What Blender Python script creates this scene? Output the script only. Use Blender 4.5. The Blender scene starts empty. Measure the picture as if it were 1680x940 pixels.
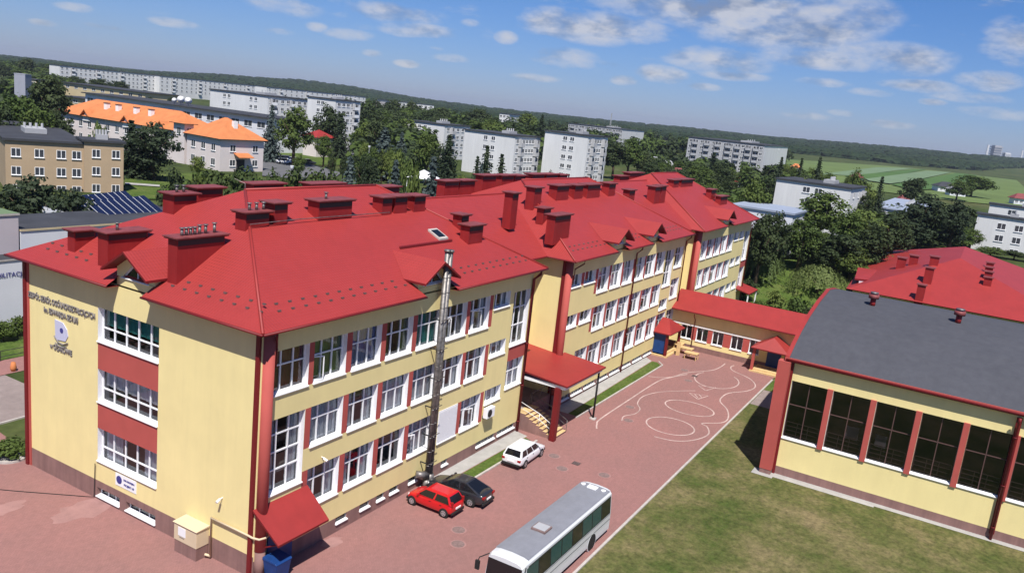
import bpy, bmesh, math, random
from mathutils import Vector, Matrix
random.seed(7)
S = bpy.context.scene
COL = S.collection
PI = math.pi
R = math.radians

# ------------------------------------------------------------------ camera
F = 1356.6; CZ = 26.0
YAW, PIT, ROL = 0.509018669, 0.209768132, -0.10907605
_f = Vector((math.cos(YAW)*math.cos(PIT), math.sin(YAW)*math.cos(PIT), -math.sin(PIT)))
_r = _f.cross(Vector((0, 0, 1))).normalized(); _d = _f.cross(_r)
_c, _s = math.cos(ROL), math.sin(ROL)
CR = _c*_r + _s*_d; CD = -_s*_r + _c*_d; CF = _f
camd = bpy.data.cameras.new('camera'); cam = bpy.data.objects.new('camera', camd); COL.objects.link(cam)
cam.matrix_world = Matrix(((CR.x, -CD.x, -CF.x, 0), (CR.y, -CD.y, -CF.y, 0), (CR.z, -CD.z, -CF.z, CZ), (0, 0, 0, 1)))
camd.sensor_width = 36; camd.lens = F/1680*36; camd.clip_start = .5; camd.clip_end = 30000
S.camera = cam
def ray(u, v): return CR*((u-840)/F) + CD*((v-470)/F) + CF
def at(u, v, dep): return Vector((0, 0, CZ)) + ray(u, v)*dep          # survey helper: sight line and distance -> world point
def onz(u, v, z):
    d = ray(u, v); return Vector((0, 0, CZ)) + d*((z-CZ)/d.z)

# ------------------------------------------------------------------ light
SUN_AZ = Vector((-.82, -.57)).normalized(); SUN_EL = R(58)
sd = bpy.data.lights.new('sun', 'SUN'); sd.energy = 5.0; sd.angle = R(.53); sd.color = (1, .955, .89)
so = bpy.data.objects.new('sun', sd); COL.objects.link(so)
tosun = Vector((SUN_AZ.x*math.cos(SUN_EL), SUN_AZ.y*math.cos(SUN_EL), math.sin(SUN_EL)))
so.rotation_euler = tosun.to_track_quat('Z', 'Y').to_euler(); so.location = (0, 0, 80)
S.view_settings.view_transform = 'Standard'; S.view_settings.look = 'None'
S.view_settings.exposure = 0.35; S.view_settings.gamma = 1
S.view_settings.use_curve_mapping = False
W = bpy.data.worlds.new('World'); S.world = W; W.use_nodes = True
nt = W.node_tree; nt.nodes.clear()
def wn(t, **k):
    n = nt.nodes.new(t)
    for a, b in k.items(): setattr(n, a, b)
    return n
def wm(op, a, b=None, c=None, clamp=False):
    n = wn('ShaderNodeMath', operation=op, use_clamp=clamp)
    for i, x in enumerate((a, b, c)):
        if x is None: continue
        if isinstance(x, (int, float)): n.inputs[i].default_value = x
        else: nt.links.new(x, n.inputs[i])
    return n.outputs[0]
sky = wn('ShaderNodeTexSky', sky_type='NISHITA', sun_disc=False)
sky.sun_elevation = SUN_EL; sky.sun_rotation = math.atan2(SUN_AZ.x, SUN_AZ.y)
sky.altitude = 200; sky.air_density = 1.0; sky.dust_density = .3; sky.ozone_density = 2.2
tc = wn('ShaderNodeTexCoord'); sp = wn('ShaderNodeSeparateXYZ'); nt.links.new(tc.outputs['Generated'], sp.inputs[0])
az = wm('ARCTAN2', sp.outputs[1], sp.outputs[0]); el = wm('ARCSINE', sp.outputs[2])
def vec(a, b, c=0.0):
    n = wn('ShaderNodeCombineXYZ')
    for i, x in enumerate((a, b, c)):
        if isinstance(x, (int, float)): n.inputs[i].default_value = x
        else: nt.links.new(x, n.inputs[i])
    return n.outputs[0]
def noise(v, scale, detail, rough):
    n = wn('ShaderNodeTexNoise'); n.inputs['Scale'].default_value = scale
    n.inputs['Detail'].default_value = detail; n.inputs['Roughness'].default_value = rough
    nt.links.new(v, n.inputs['Vector']); return n.outputs['Fac']
# cumulus banks where they stand in this sky (azimuth, elevation, half extents, weight)
CL = [(975,45,128,24,1.),(905,32,55,18,.9),(925,95,62,15,.85),(640,20,85,15,.75),(665,52,42,9,.8),(690,50,62,11,.8),(830,62,20,10,.9),
 (772,38,16,6,.5),(1150,10,190,30,1.),(1270,45,150,34,1.),(1385,25,80,28,.9),(1175,98,88,20,.95),(1200,124,60,8,.7),(1370,100,120,14,.9),
 (1460,96,90,22,1.),(1665,68,44,30,.8),(1625,133,45,14,.9),(1510,142,65,9,.8),(1430,152,35,6,.75),(1345,135,45,7,.7),(1085,122,45,14,.75),
 (1025,133,24,8,.8),(1155,143,28,6,.75),(1465,205,35,6,.7),(1385,186,25,5,.7),(1640,186,60,9,.6),(470,12,60,13,.6),(285,38,38,7,.7),
 (575,58,42,9,.65),(520,45,18,7,.6),(70,38,20,5,.65),(125,13,28,6,.7),(175,45,35,5,.6),(668,105,22,6,.7),(740,95,32,7,.55),(610,87,18,6,.6),
 (455,52,25,6,.45),(717,80,14,4,.6),(1530,168,20,5,.7),(1320,190,40,6,.5),(1000,105,30,6,.5),(560,25,25,7,.4),(880,128,40,6,.5),(1590,160,60,8,.6)]
tot = None
for (u, v, a, b, w_) in CL:
    d = ray(u, v).normalized(); A = math.atan2(d.y, d.x); E_ = math.asin(d.z)
    cs = 1/math.hypot(1, (u-840)/F)
    dx = wm('MULTIPLY', wm('SUBTRACT', az, A), F/(a*1.15)); dy = wm('MULTIPLY', wm('SUBTRACT', el, E_), F/(b*1.25))
    q = wm('MULTIPLY_ADD', dy, dy, wm('MULTIPLY', dx, dx))
    m_ = wm('MULTIPLY', wm('SUBTRACT', 1.0, q, clamp=True), w_)
    tot = m_ if tot is None else wm('MAXIMUM', tot, m_)
elsc = wm('MULTIPLY', el, 2.1)
vA = vec(az, elsc); n1 = noise(vA, 19, 6, .58)
n1b = noise(vec(wm('ADD', az, .0015), wm('ADD', elsc, .022), 0.0), 17, 5, .56)
wide = noise(vec(az, wm('MULTIPLY', el, 5.0), 3.1), 9, 5, .62)      # the loose fair-weather field all round
above = wm('MULTIPLY', wm('SUBTRACT', el, .02), 9, clamp=True)
field = wm('MULTIPLY', wm('MULTIPLY', wm('SUBTRACT', wide, .53, clamp=True), 4.0), above)
tot = wm('MAXIMUM', tot, wm('MULTIPLY', field, .8))
den = wm('MULTIPLY_ADD', tot, .62, wm('MULTIPLY', wm('SUBTRACT', n1, .5), 1.5))
alpha = wm('MULTIPLY', wm('SUBTRACT', den, .06), 1.6, clamp=True)
alpha = wm('MULTIPLY', alpha, wm('MULTIPLY', tot, 3.0, clamp=True))
alpha = wm('MULTIPLY', alpha, .78)
shade = wm('MULTIPLY_ADD', wm('SUBTRACT', n1, n1b), 3.0, wm('SUBTRACT', .92, wm('MULTIPLY', wm('SUBTRACT', den, .25, clamp=True), .65)), clamp=True)
cr = wn('ShaderNodeValToRGB'); cr.color_ramp.elements[0].position = .35; cr.color_ramp.elements[0].color = (.36, .42, .56, 1)
cr.color_ramp.elements[1].position = .95; cr.color_ramp.elements[1].color = (.93, .93, .98, 1); nt.links.new(shade, cr.inputs[0])
hz = wm('MULTIPLY', el, 6.0, clamp=True)
tint = wn('ShaderNodeValToRGB'); tint.color_ramp.elements[0].color = (.47, .58, 1.0, 1); tint.color_ramp.elements[1].color = (.36, .60, 1.0, 1); nt.links.new(hz, tint.inputs[0])
mt_ = wn('ShaderNodeMix', data_type='RGBA', blend_type='MULTIPLY'); mt_.inputs[0].default_value = 1; nt.links.new(sky.outputs[0], mt_.inputs[6]); nt.links.new(tint.outputs[0], mt_.inputs[7])
bs = wn('ShaderNodeBackground'); nt.links.new(mt_.outputs[2], bs.inputs[0]); bs.inputs[1].default_value = .078
bc = wn('ShaderNodeBackground'); nt.links.new(cr.outputs[0], bc.inputs[0]); bc.inputs[1].default_value = .54
mx = wn('ShaderNodeMixShader'); nt.links.new(alpha, mx.inputs[0]); nt.links.new(bs.outputs[0], mx.inputs[1]); nt.links.new(bc.outputs[0], mx.inputs[2])
wo = wn('ShaderNodeOutputWorld'); nt.links.new(mx.outputs[0], wo.inputs[0])

# ------------------------------------------------------------------ materials
def mat(name, col, rough=.85, noise_s=0, amt=.12, spec=.3, metal=0, bump=0, bscale=8, col2=None, stretch=None, obj_rand=0, coord='Object'):
    m = bpy.data.materials.new(name); m.use_nodes = True; n = m.node_tree; b = n.nodes['Principled BSDF']
    b.inputs['Base Color'].default_value = (*col, 1); b.inputs['Roughness'].default_value = rough
    b.inputs['Specular IOR Level'].default_value = spec; b.inputs['Metallic'].default_value = metal
    t = n.nodes.new('ShaderNodeTexCoord'); src = t.outputs[coord]
    if stretch:
        mp = n.nodes.new('ShaderNodeMapping'); mp.inputs['Scale'].default_value = stretch; n.links.new(src, mp.inputs[0]); src = mp.outputs[0]
    if noise_s:
        z = n.nodes.new('ShaderNodeTexNoise'); z.inputs['Scale'].default_value = noise_s; z.inputs['Detail'].default_value = 5; z.inputs['Roughness'].default_value = .65
        n.links.new(src, z.inputs['Vector'])
        r = n.nodes.new('ShaderNodeValToRGB'); r.color_ramp.elements[0].position = .3; r.color_ramp.elements[1].position = .7
        c2 = col2 or tuple(min(1, c*(1+amt)) for c in col); c1 = col if col2 else tuple(c*(1-amt) for c in col)
        r.color_ramp.elements[0].color = (*c1, 1); r.color_ramp.elements[1].color = (*c2, 1)
        n.links.new(z.outputs['Fac'], r.inputs[0]); out = r.outputs[0]
        if obj_rand:
            oi = n.nodes.new('ShaderNodeObjectInfo'); hs = n.nodes.new('ShaderNodeHueSaturation')
            mr = n.nodes.new('ShaderNodeMapRange'); mr.inputs['To Min'].default_value = 1-obj_rand; mr.inputs['To Max'].default_value = 1+obj_rand
            n.links.new(oi.outputs['Random'], mr.inputs[0]); n.links.new(mr.outputs[0], hs.inputs['Value'])
            mr2 = n.nodes.new('ShaderNodeMapRange'); mr2.inputs['To Min'].default_value = .5+obj_rand*.06; mr2.inputs['To Max'].default_value = .5-obj_rand*.06
            n.links.new(oi.outputs['Random'], mr2.inputs[0]); n.links.new(mr2.outputs[0], hs.inputs['Hue'])
            n.links.new(out, hs.inputs['Color']); out = hs.outputs[0]
        n.links.new(out, b.inputs['Base Color'])
    if bump:
        z2 = n.nodes.new('ShaderNodeTexNoise'); z2.inputs['Scale'].default_value = bscale; z2.inputs['Detail'].default_value = 4
        n.links.new(src, z2.inputs['Vector']); bp = n.nodes.new('ShaderNodeBump'); bp.inputs['Strength'].default_value = bump; bp.inputs['Distance'].default_value = .05
        n.links.new(z2.outputs['Fac'], bp.inputs['Height']); n.links.new(bp.outputs[0], b.inputs['Normal'])
    return m
def nodes_of(m): return m.node_tree, m.node_tree.nodes['Principled BSDF']
M = {}
def weather(m, strength=.10):
    n = m.node_tree; b = n.nodes['Principled BSDF']; src = b.inputs['Base Color'].links[0].from_socket; t = n.nodes.new('ShaderNodeTexCoord')
    mp = n.nodes.new('ShaderNodeMapping'); mp.inputs['Scale'].default_value = (1.6, 1.6, .10); n.links.new(t.outputs['Object'], mp.inputs[0])
    z = n.nodes.new('ShaderNodeTexNoise'); z.inputs['Scale'].default_value = 1.0; z.inputs['Detail'].default_value = 6; z.inputs['Roughness'].default_value = .7; n.links.new(mp.outputs[0], z.inputs['Vector'])
    r = n.nodes.new('ShaderNodeValToRGB'); r.color_ramp.elements[0].position = .35; r.color_ramp.elements[0].color = (1-strength*1.2, 1-strength*1.25, 1-strength*1.1, 1); r.color_ramp.elements[1].position = .62; r.color_ramp.elements[1].color = (1, 1, 1, 1); n.links.new(z.outputs['Fac'], r.inputs[0])
    mx = n.nodes.new('ShaderNodeMix'); mx.data_type = 'RGBA'; mx.blend_type = 'MULTIPLY'; mx.inputs[0].default_value = 1; n.links.new(src, mx.inputs[6]); n.links.new(r.outputs[0], mx.inputs[7]); n.links.new(mx.outputs[2], b.inputs['Base Color'])
M['yellow'] = mat('yellow_plaster', (.80, .675, .32), .9, .35, .05, bump=.15, bscale=30)
M['plinth'] = mat('plinth_render', (.27, .155, .135), .9, .8, .12, bump=.3, bscale=25)
weather(M['yellow'], .035); weather(M['plinth'], .2)
M['redpaint'] = mat('red_plaster', (.42, .085, .07), .85, .6, .07)
M['darkred'] = mat('dark_red_pipe', (.16, .012, .014), .5, 0)
M['white'] = mat('white_pvc', (.80, .80, .81), .45, 0)
M['sill'] = mat('white_sill', (.84, .84, .84), .5, 1.5, .04)
M['reveal'] = mat('white_reveal', (.74, .74, .76), .8, 1.2, .05)
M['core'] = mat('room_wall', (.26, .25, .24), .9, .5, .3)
M['curtain_white'] = mat('sheer_curtain', (.68, .68, .70), .9, 3, .2, stretch=(6, 6, .3))
M['curtain_teal'] = mat('teal_blind', (.05, .30, .26), .8, 3, .15)
M['curtain_blue'] = mat('blue_curtain', (.12, .17, .40), .9, 3, .3, stretch=(5, 5, .3))
M['curtain_green'] = mat('green_curtain', (.18, .26, .09), .9, 3, .35, stretch=(5, 5, .3))
M['curtain_red'] = mat('red_curtain', (.22, .03, .03), .9, 3, .2, stretch=(5, 5, .3))
M['concrete'] = mat('concrete_slabs', (.36, .35, .33), .9, 1.2, .14, bump=.2)
M['kerb'] = mat('kerb_stone', (.44, .40, .37), .9, 2, .15)
M['steel'] = mat('stainless_steel', (.20, .185, .175), .5, 3, .5, metal=.6)
M['darkmetal'] = mat('dark_metal', (.03, .03, .032), .5, 0)
M['rubber'] = mat('tyre_rubber', (.018, .018, .018), .8, 0)
M['rim'] = mat('alloy_rim', (.5, .5, .52), .35, 0, metal=.6)
M['blockwhite'] = mat('painted_concrete_panel', (.66, .66, .655), .9, .25, .06, stretch=(1, 1, .4))
M['blockgrey'] = mat('grey_panel', (.36, .365, .38), .9, .3, .1)
M['blockshade'] = mat('balcony_paint', (.42, .42, .43), .9, .3, .1)
M['brownblock'] = mat('tan_render', (.42, .31, .20), .9, .4, .07)
M['greyblue'] = mat('grey_blue_render', (.30, .31, .36), .9, .4, .07)
M['darkflat'] = mat('tarred_roof', (.045, .047, .055), .85, .3, .25)
M['orange'] = mat('orange_tiles', (.55, .19, .07), .85, .5, .14)
M['pinkwall'] = mat('pale_pink_render', (.68, .61, .59), .9, .4, .05)
M['creamwall'] = mat('cream_render', (.55, .45, .28), .9, .4, .06)
M['lilac'] = mat('pale_lilac_wall', (.50, .45, .47), .9, .4, .04)
M['coolwhite'] = mat('white_wall', (.66, .67, .71), .8, .4, .04)
M['blue'] = mat('blue_paint', (.010, .045, .17), .45, 2, .2)
M['wood'] = mat('pale_wood', (.62, .42, .20), .7, 3, .15)
M['step'] = mat('yellow_steps', (.60, .43, .21), .8, 2, .15)
M['asphalt'] = mat('asphalt', (.12, .12, .125), .9, .6, .15)
M['greypave'] = mat('grey_pavers', (.25, .20, .185), .9, 1.2, .15)
M['sheetgrey'] = mat('grey_sheet_roof', (.30, .34, .42), .55, .3, .06)
M['manhole'] = mat('cast_iron', (.20, .135, .125), .8, 6, .3)
M['bark'] = mat('bark', (.09, .06, .04), .95, 5, .3)
M['tealglass'] = mat('teal_tinted_glass', (.015, .06, .065), .12, 0, spec=.6)
M['carglass'] = mat('dark_car_glass', (.008, .009, .011), .08, 0, spec=.6)
M['blackplastic'] = mat('black_plastic', (.02, .02, .02), .55, 0)
M['farpane'] = mat('far_window_pane', (.05, .055, .065), .2, 0, spec=.6)
M['redlamp'] = mat('red_lamp', (.30, .01, .01), .3, 0)
M['text'] = mat('lettering', (.22, .20, .19), .7, 0)
M['navy'] = mat('navy_print', (.05, .05, .22), .6, 0)
M['dish'] = mat('dish_white', (.8, .8, .8), .5, 0)
M['solar'] = mat('solar_panel', (.008, .012, .042), .15, 0, spec=.6)
# glass one can see through
def glass():
    m = bpy.data.materials.new('window_glass'); m.use_nodes = True; n = m.node_tree; n.nodes.clear()
    o = n.nodes.new('ShaderNodeOutputMaterial'); mx = n.nodes.new('ShaderNodeMixShader'); t = n.nodes.new('ShaderNodeBsdfTransparent'); g = n.nodes.new('ShaderNodeBsdfGlossy')
    t.inputs[0].default_value = (.80, .82, .84, 1); g.inputs['Roughness'].default_value = .03; g.inputs[0].default_value = (.9, .93, 1, 1)
    l = n.nodes.new('ShaderNodeLayerWeight'); l.inputs[0].default_value = .35; mr = n.nodes.new('ShaderNodeMapRange'); mr.inputs['To Min'].default_value = .045; mr.inputs['To Max'].default_value = .75
    n.links.new(l.outputs['Fresnel'], mr.inputs[0]); n.links.new(mr.outputs[0], mx.inputs[0]); n.links.new(t.outputs[0], mx.inputs[1]); n.links.new(g.outputs[0], mx.inputs[2]); n.links.new(mx.outputs[0], o.inputs[0]); return m
M['glass'] = glass()
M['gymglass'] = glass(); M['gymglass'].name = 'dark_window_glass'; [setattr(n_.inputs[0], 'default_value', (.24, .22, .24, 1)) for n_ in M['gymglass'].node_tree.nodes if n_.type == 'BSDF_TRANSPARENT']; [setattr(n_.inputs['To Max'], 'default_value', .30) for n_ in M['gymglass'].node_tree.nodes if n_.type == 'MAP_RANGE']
def paint(name, col, rough=.28, coat=.6):
    m = mat(name, col, rough, 0, spec=.5); m.node_tree.nodes['Principled BSDF'].inputs['Coat Weight'].default_value = coat
    m.node_tree.nodes['Principled BSDF'].inputs['Coat Roughness'].default_value = .05; return m
M['redcar'] = paint('red_car_paint', (.52, .006, .010)); M['blackcar'] = paint('anthracite_car_paint', (.022, .023, .028)); M['whitecar'] = paint('white_car_paint', (.75, .76, .78))
M['buswhite'] = paint('bus_paint', (.62, .63, .64), .4, .3); M['busroof'] = mat('bus_roof', (.21, .215, .24), .6, 1.2, .10)
# roof sheet: stepped tile profile
def roofmat(name, col, sx, rough=.5):
    m = mat(name, col, rough, .25, .045, spec=.45); n, b = nodes_of(m)
    t = n.nodes.new('ShaderNodeTexCoord'); w1 = n.nodes.new('ShaderNodeTexWave'); w1.bands_direction = 'X'; w1.inputs['Scale'].default_value = 1.6; w1.inputs['Distortion'].default_value = .15
    w2 = n.nodes.new('ShaderNodeTexWave'); w2.bands_direction = 'Z'; w2.wave_profile = 'SAW'; w2.inputs['Scale'].default_value = 1.9
    w3 = n.nodes.new('ShaderNodeTexWave'); w3.bands_direction = 'Y'; w3.inputs['Scale'].default_value = 1.6
    a = n.nodes.new('ShaderNodeMath'); a.operation = 'ADD'; a2 = n.nodes.new('ShaderNodeMath'); a2.operation = 'ADD'
    for w in (w1, w2, w3): n.links.new(t.outputs['Object'], w.inputs[0])
    n.links.new(w1.outputs['Fac'], a.inputs[0]); n.links.new(w2.outputs['Fac'], a.inputs[1]); n.links.new(a.outputs[0], a2.inputs[0]); n.links.new(w3.outputs['Fac'], a2.inputs[1])
    bp = n.nodes.new('ShaderNodeBump'); bp.inputs['Strength'].default_value = .5; bp.inputs['Distance'].default_value = .03
    n.links.new(a2.outputs[0], bp.inputs['Height']); n.links.new(bp.outputs[0], b.inputs['Normal']); return m
M['roof'] = roofmat('red_metal_tiles', (.33, .034, .030), 1); M['roofplain'] = mat('red_sheet_metal', (.31, .030, .026), .55, .4, .08, spec=.45)
M['chimney'] = mat('red_chimney_cladding', (.27, .018, .018), .6, .8, .1)
M['chimcap'] = mat('weathered_cap', (.20, .05, .05), .6, 2, .25)
weather(M['roof'], .07); weather(M['roofplain'], .08); weather(M['chimney'], .15)
M['gymroof'] = mat('bitumen_roof', (.070, .072, .084), .85, .35, .06, bump=.2, bscale=3)
weather(M['gymroof'], .12); weather(M['blockwhite'], .06)
# pavers
def pavers():
    m = mat('red_pavers', (.36, .165, .155), .9, .12, .10); n, b = nodes_of(m); t = n.nodes.new('ShaderNodeTexCoord')
    big = n.nodes.new('ShaderNodeTexNoise'); big.inputs['Scale'].default_value = .11; big.inputs['Detail'].default_value = 6; big.inputs['Roughness'].default_value = .7; n.links.new(t.outputs['Object'], big.inputs['Vector'])
    fine = n.nodes.new('ShaderNodeTexNoise'); fine.inputs['Scale'].default_value = 3.5; fine.inputs['Detail'].default_value = 3; n.links.new(t.outputs['Object'], fine.inputs['Vector'])
    r = n.nodes.new('ShaderNodeValToRGB'); e = r.color_ramp.elements; e[0].position = .32; e[0].color = (.27, .145, .132, 1); e[1].position = .68; e[1].color = (.325, .158, .142, 1)
    n.links.new(big.outputs['Fac'], r.inputs[0]); br = n.nodes.new('ShaderNodeTexBrick'); br.inputs['Scale'].default_value = 1; br.inputs['Brick Width'].default_value = .2; br.inputs['Row Height'].default_value = .1
    br.inputs['Mortar Size'].default_value = .006; br.inputs['Color1'].default_value = (1, 1, 1, 1); br.inputs['Color2'].default_value = (.90, .91, .91, 1); br.inputs['Mortar'].default_value = (.7, .68, .66, 1)
    n.links.new(t.outputs['Object'], br.inputs[0]); mx = n.nodes.new('ShaderNodeMix'); mx.data_type = 'RGBA'; mx.blend_type = 'MULTIPLY'; mx.inputs[0].default_value = 1
    n.links.new(r.outputs[0], mx.inputs[6]); n.links.new(br.outputs[0], mx.inputs[7])
    r2 = n.nodes.new('ShaderNodeValToRGB'); r2.color_ramp.elements[0].position = .3; r2.color_ramp.elements[0].color = (.93, .93, .93, 1); r2.color_ramp.elements[1].position = .7; r2.color_ramp.elements[1].color = (1.04, 1.03, 1.03, 1)
    n.links.new(fine.outputs['Fac'], r2.inputs[0]); mx2 = n.nodes.new('ShaderNodeMix'); mx2.data_type = 'RGBA'; mx2.blend_type = 'MULTIPLY'; mx2.inputs[0].default_value = 1
    n.links.new(mx.outputs[2], mx2.inputs[6]); n.links.new(r2.outputs[0], mx2.inputs[7]); n.links.new(mx2.outputs[2], b.inputs['Base Color']); return m
M['pavers'] = pavers()
def grassmat(name, a, c, d, s1=.35, s2=5):
    m = mat(name, a, .95, 0, spec=.1); n, b = nodes_of(m); t = n.nodes.new('ShaderNodeTexCoord')
    z = n.nodes.new('ShaderNodeTexNoise'); z.inputs['Scale'].default_value = s1; z.inputs['Detail'].default_value = 8; z.inputs['Roughness'].default_value = .72; n.links.new(t.outputs['Object'], z.inputs['Vector'])
    r = n.nodes.new('ShaderNodeValToRGB'); e = r.color_ramp.elements; e[0].position = .36; e[0].color = (*a, 1); e[1].position = .66; e[1].color = (*d, 1); k = e.new(.5); k.color = (*c, 1)
    n.links.new(z.outputs['Fac'], r.inputs[0])
    z2 = n.nodes.new('ShaderNodeTexNoise'); z2.inputs['Scale'].default_value = s2; z2.inputs['Detail'].default_value = 5; z2.inputs['Roughness'].default_value = .7; n.links.new(t.outputs['Object'], z2.inputs['Vector'])
    r2 = n.nodes.new('ShaderNodeValToRGB'); r2.color_ramp.elements[0].position = .3; r2.color_ramp.elements[0].color = (.55, .55, .55, 1); r2.color_ramp.elements[1].position = .7; r2.color_ramp.elements[1].color = (1.35, 1.3, 1.25, 1)
    n.links.new(z2.outputs['Fac'], r2.inputs[0]); mx = n.nodes.new('ShaderNodeMix'); mx.data_type = 'RGBA'; mx.blend_type = 'MULTIPLY'; mx.inputs[0].default_value = 1
    n.links.new(r.outputs[0], mx.inputs[6]); n.links.new(r2.outputs[0], mx.inputs[7]); n.links.new(mx.outputs[2], b.inputs['Base Color'])
    bp = n.nodes.new('ShaderNodeBump'); bp.inputs['Strength'].default_value = .6; bp.inputs['Distance'].default_value = .08; n.links.new(z2.outputs['Fac'], bp.inputs['Height']); n.links.new(bp.outputs[0], b.inputs['Normal']); return m
M['lawn'] = grassmat('dry_lawn', (.062, .088, .022), (.112, .115, .042), (.20, .165, .085), .22, 3.0)
M['grass'] = grassmat('green_grass', (.055, .095, .020), (.080, .125, .026), (.12, .145, .045), .3, 4)
M['land'] = grassmat('land_cover', (.034, .052, .018), (.055, .078, .022), (.10, .105, .045), .02, .3)
M['forest'] = grassmat('forest_canopy', (.014, .026, .013), (.020, .036, .016), (.028, .046, .019), .01, .05)
M['field_a'] = mat('pale_crop', (.13, .19, .10), .95, .02, .08); M['field_b'] = mat('green_crop', (.060, .120, .025), .95, .02, .12); M['field_c'] = mat('meadow', (.105, .150, .040), .95, .02, .15)
def leafmat(name, c, c2, s=.5, r=.18, tr=.25):
    m = mat(name, c, .7, s, col2=c2, obj_rand=r, spec=.25); n, b = nodes_of(m)
    o = [x for x in n.nodes if x.type == 'OUTPUT_MATERIAL'][0]; t = n.nodes.new('ShaderNodeBsdfTranslucent'); mx = n.nodes.new('ShaderNodeMixShader'); mx.inputs[0].default_value = tr
    src = b.inputs['Base Color'].links[0].from_socket; n.links.new(src, t.inputs[0]); n.links.new(b.outputs[0], mx.inputs[1]); n.links.new(t.outputs[0], mx.inputs[2]); n.links.new(mx.outputs[0], o.inputs[0]); return m
M['leaf'] = leafmat('broad_leaves', (.052, .085, .018), (.105, .145, .030)); M['leafdark'] = leafmat('dark_leaves', (.032, .050, .018), (.056, .078, .026))
M['leaflight'] = leafmat('light_leaves', (.080, .120, .024), (.150, .190, .045)); M['needle'] = leafmat('dark_needles', (.026, .042, .020), (.044, .064, .028), .7)
M['bluen'] = leafmat('blue_needles', (.055, .080, .075), (.095, .125, .115), .7); M['willow'] = leafmat('willow_leaves', (.085, .125, .035), (.15, .19, .06), .6)
M['thuja'] = leafmat('thuja_sprays', (.040, .066, .018), (.075, .105, .028), .8)

# ------------------------------------------------------------------ mesh helpers
class MB:
    def __init__(s): s.v = []; s.f = []; s.mi = []; s.mats = []
    def m(s, name):
        if name not in s.mats: s.mats.append(name)
        return s.mats.index(name)
    def poly(s, pts, mt):
        i = len(s.v); s.v += [tuple(p) for p in pts]; s.f.append(tuple(range(i, i+len(pts)))); s.mi.append(s.m(mt))
    def box(s, x0, y0, z0, x1, y1, z1, mt, top=None):
        i = len(s.v); s.v += [(x0,y0,z0),(x1,y0,z0),(x1,y1,z0),(x0,y1,z0),(x0,y0,z1),(x1,y0,z1),(x1,y1,z1),(x0,y1,z1)]
        for k, f in enumerate(((0,3,2,1),(4,5,6,7),(0,1,5,4),(1,2,6,5),(2,3,7,6),(3,0,4,7))):
            s.f.append(tuple(i+a for a in f)); s.mi.append(s.m(top if (k == 1 and top) else mt))
    def hexa(s, p, mt, top=None):
        i = len(s.v); s.v += [tuple(q) for q in p]
        for k, f in enumerate(((0,3,2,1),(4,5,6,7),(0,1,5,4),(1,2,6,5),(2,3,7,6),(3,0,4,7))):
            s.f.append(tuple(i+a for a in f)); s.mi.append(s.m(top if (k == 1 and top) else mt))
    def prism(s, pts, z0, z1, mt, top=None):
        n = len(pts); i = len(s.v); s.v += [(p[0], p[1], z0) for p in pts] + [(p[0], p[1], z1) for p in pts]
        for k in range(n):
            s.f.append((i+k, i+(k+1) % n, i+n+(k+1) % n, i+n+k)); s.mi.append(s.m(mt))
        s.f.append(tuple(range(i+n, i+2*n))); s.mi.append(s.m(top or mt)); s.f.append(tuple(range(i+n-1, i-1, -1))); s.mi.append(s.m(mt))
    def tube(s, pts, r, mt, n=10, cap=True):
        pts = [Vector(p) for p in pts]; rs = r if isinstance(r, (list, tuple)) else [r]*len(pts); b0 = len(s.v)
        for k, p in enumerate(pts):
            d = (pts[min(k+1, len(pts)-1)] - pts[max(k-1, 0)]).normalized(); a = Vector((0, 0, 1)) if abs(d.z) < .9 else Vector((1, 0, 0))
            x = d.cross(a).normalized(); y = d.cross(x)
            for j in range(n):
                t = 2*PI*j/n; s.v.append(tuple(p + (x*math.cos(t)+y*math.sin(t))*rs[k]))
        for k in range(len(pts)-1):
            for j in range(n):
                a = b0+k*n+j; b = b0+k*n+(j+1) % n; s.f.append((a, b, b+n, a+n)); s.mi.append(s.m(mt))
        if cap:
            s.f.append(tuple(b0+j for j in range(n-1, -1, -1))); s.mi.append(s.m(mt)); e = b0+(len(pts)-1)*n; s.f.append(tuple(e+j for j in range(n))); s.mi.append(s.m(mt))
    def mesh(s, name, smooth=False):
        me = bpy.data.meshes.new(name); me.from_pydata(s.v, [], s.f); me.update()
        for k in s.mats: me.materials.append(M[k])
        me.polygons.foreach_set('material_index', s.mi)
        if smooth: me.polygons.foreach_set('use_smooth', [True]*len(s.f))
        return me
    def build(s, name, parent=None, smooth=False, loc=None, rz=0):
        o = bpy.data.objects.new(name, s.mesh(name, smooth)); COL.objects.link(o)
        if parent: o.parent = parent
        if loc is not None: o.location = loc
        o.rotation_euler.z = rz; return o
def fixn(o):
    b = bmesh.new(); b.from_mesh(o.data); bmesh.ops.recalc_face_normals(b, faces=b.faces); b.to_mesh(o.data); b.free(); return o
def bevel(o, w, seg=2, angle=.6):
    md = o.modifiers.new('bevel', 'BEVEL'); md.width = w; md.segments = seg; md.limit_method = 'ANGLE'; md.angle_limit = angle; return o
def tag(o, label=None, cat=None, group=None, kind=None):
    if label: o['label'] = label
    if cat: o['category'] = cat
    if group: o['group'] = group
    if kind: o['kind'] = kind
    return o
def thing(name, label, cat, loc=(0, 0, 0), rz=0, group=None):
    o = bpy.data.objects.new(name, None); COL.objects.link(o); o.location = loc; o.rotation_euler.z = rz; o.empty_display_size = .5
    return tag(o, label, cat, group)
def kids(o): return [c for c in bpy.data.objects if c.parent == o]
def dup(o, parent, loc=None, rz=None, children=None):
    c = o.copy(); COL.objects.link(c); c.parent = parent
    if loc is not None: c.location = loc
    if rz is not None: c.rotation_euler.z = rz
    for ch in (children or []): 
        d = ch.copy(); COL.objects.link(d); d.parent = c
    return c
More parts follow.
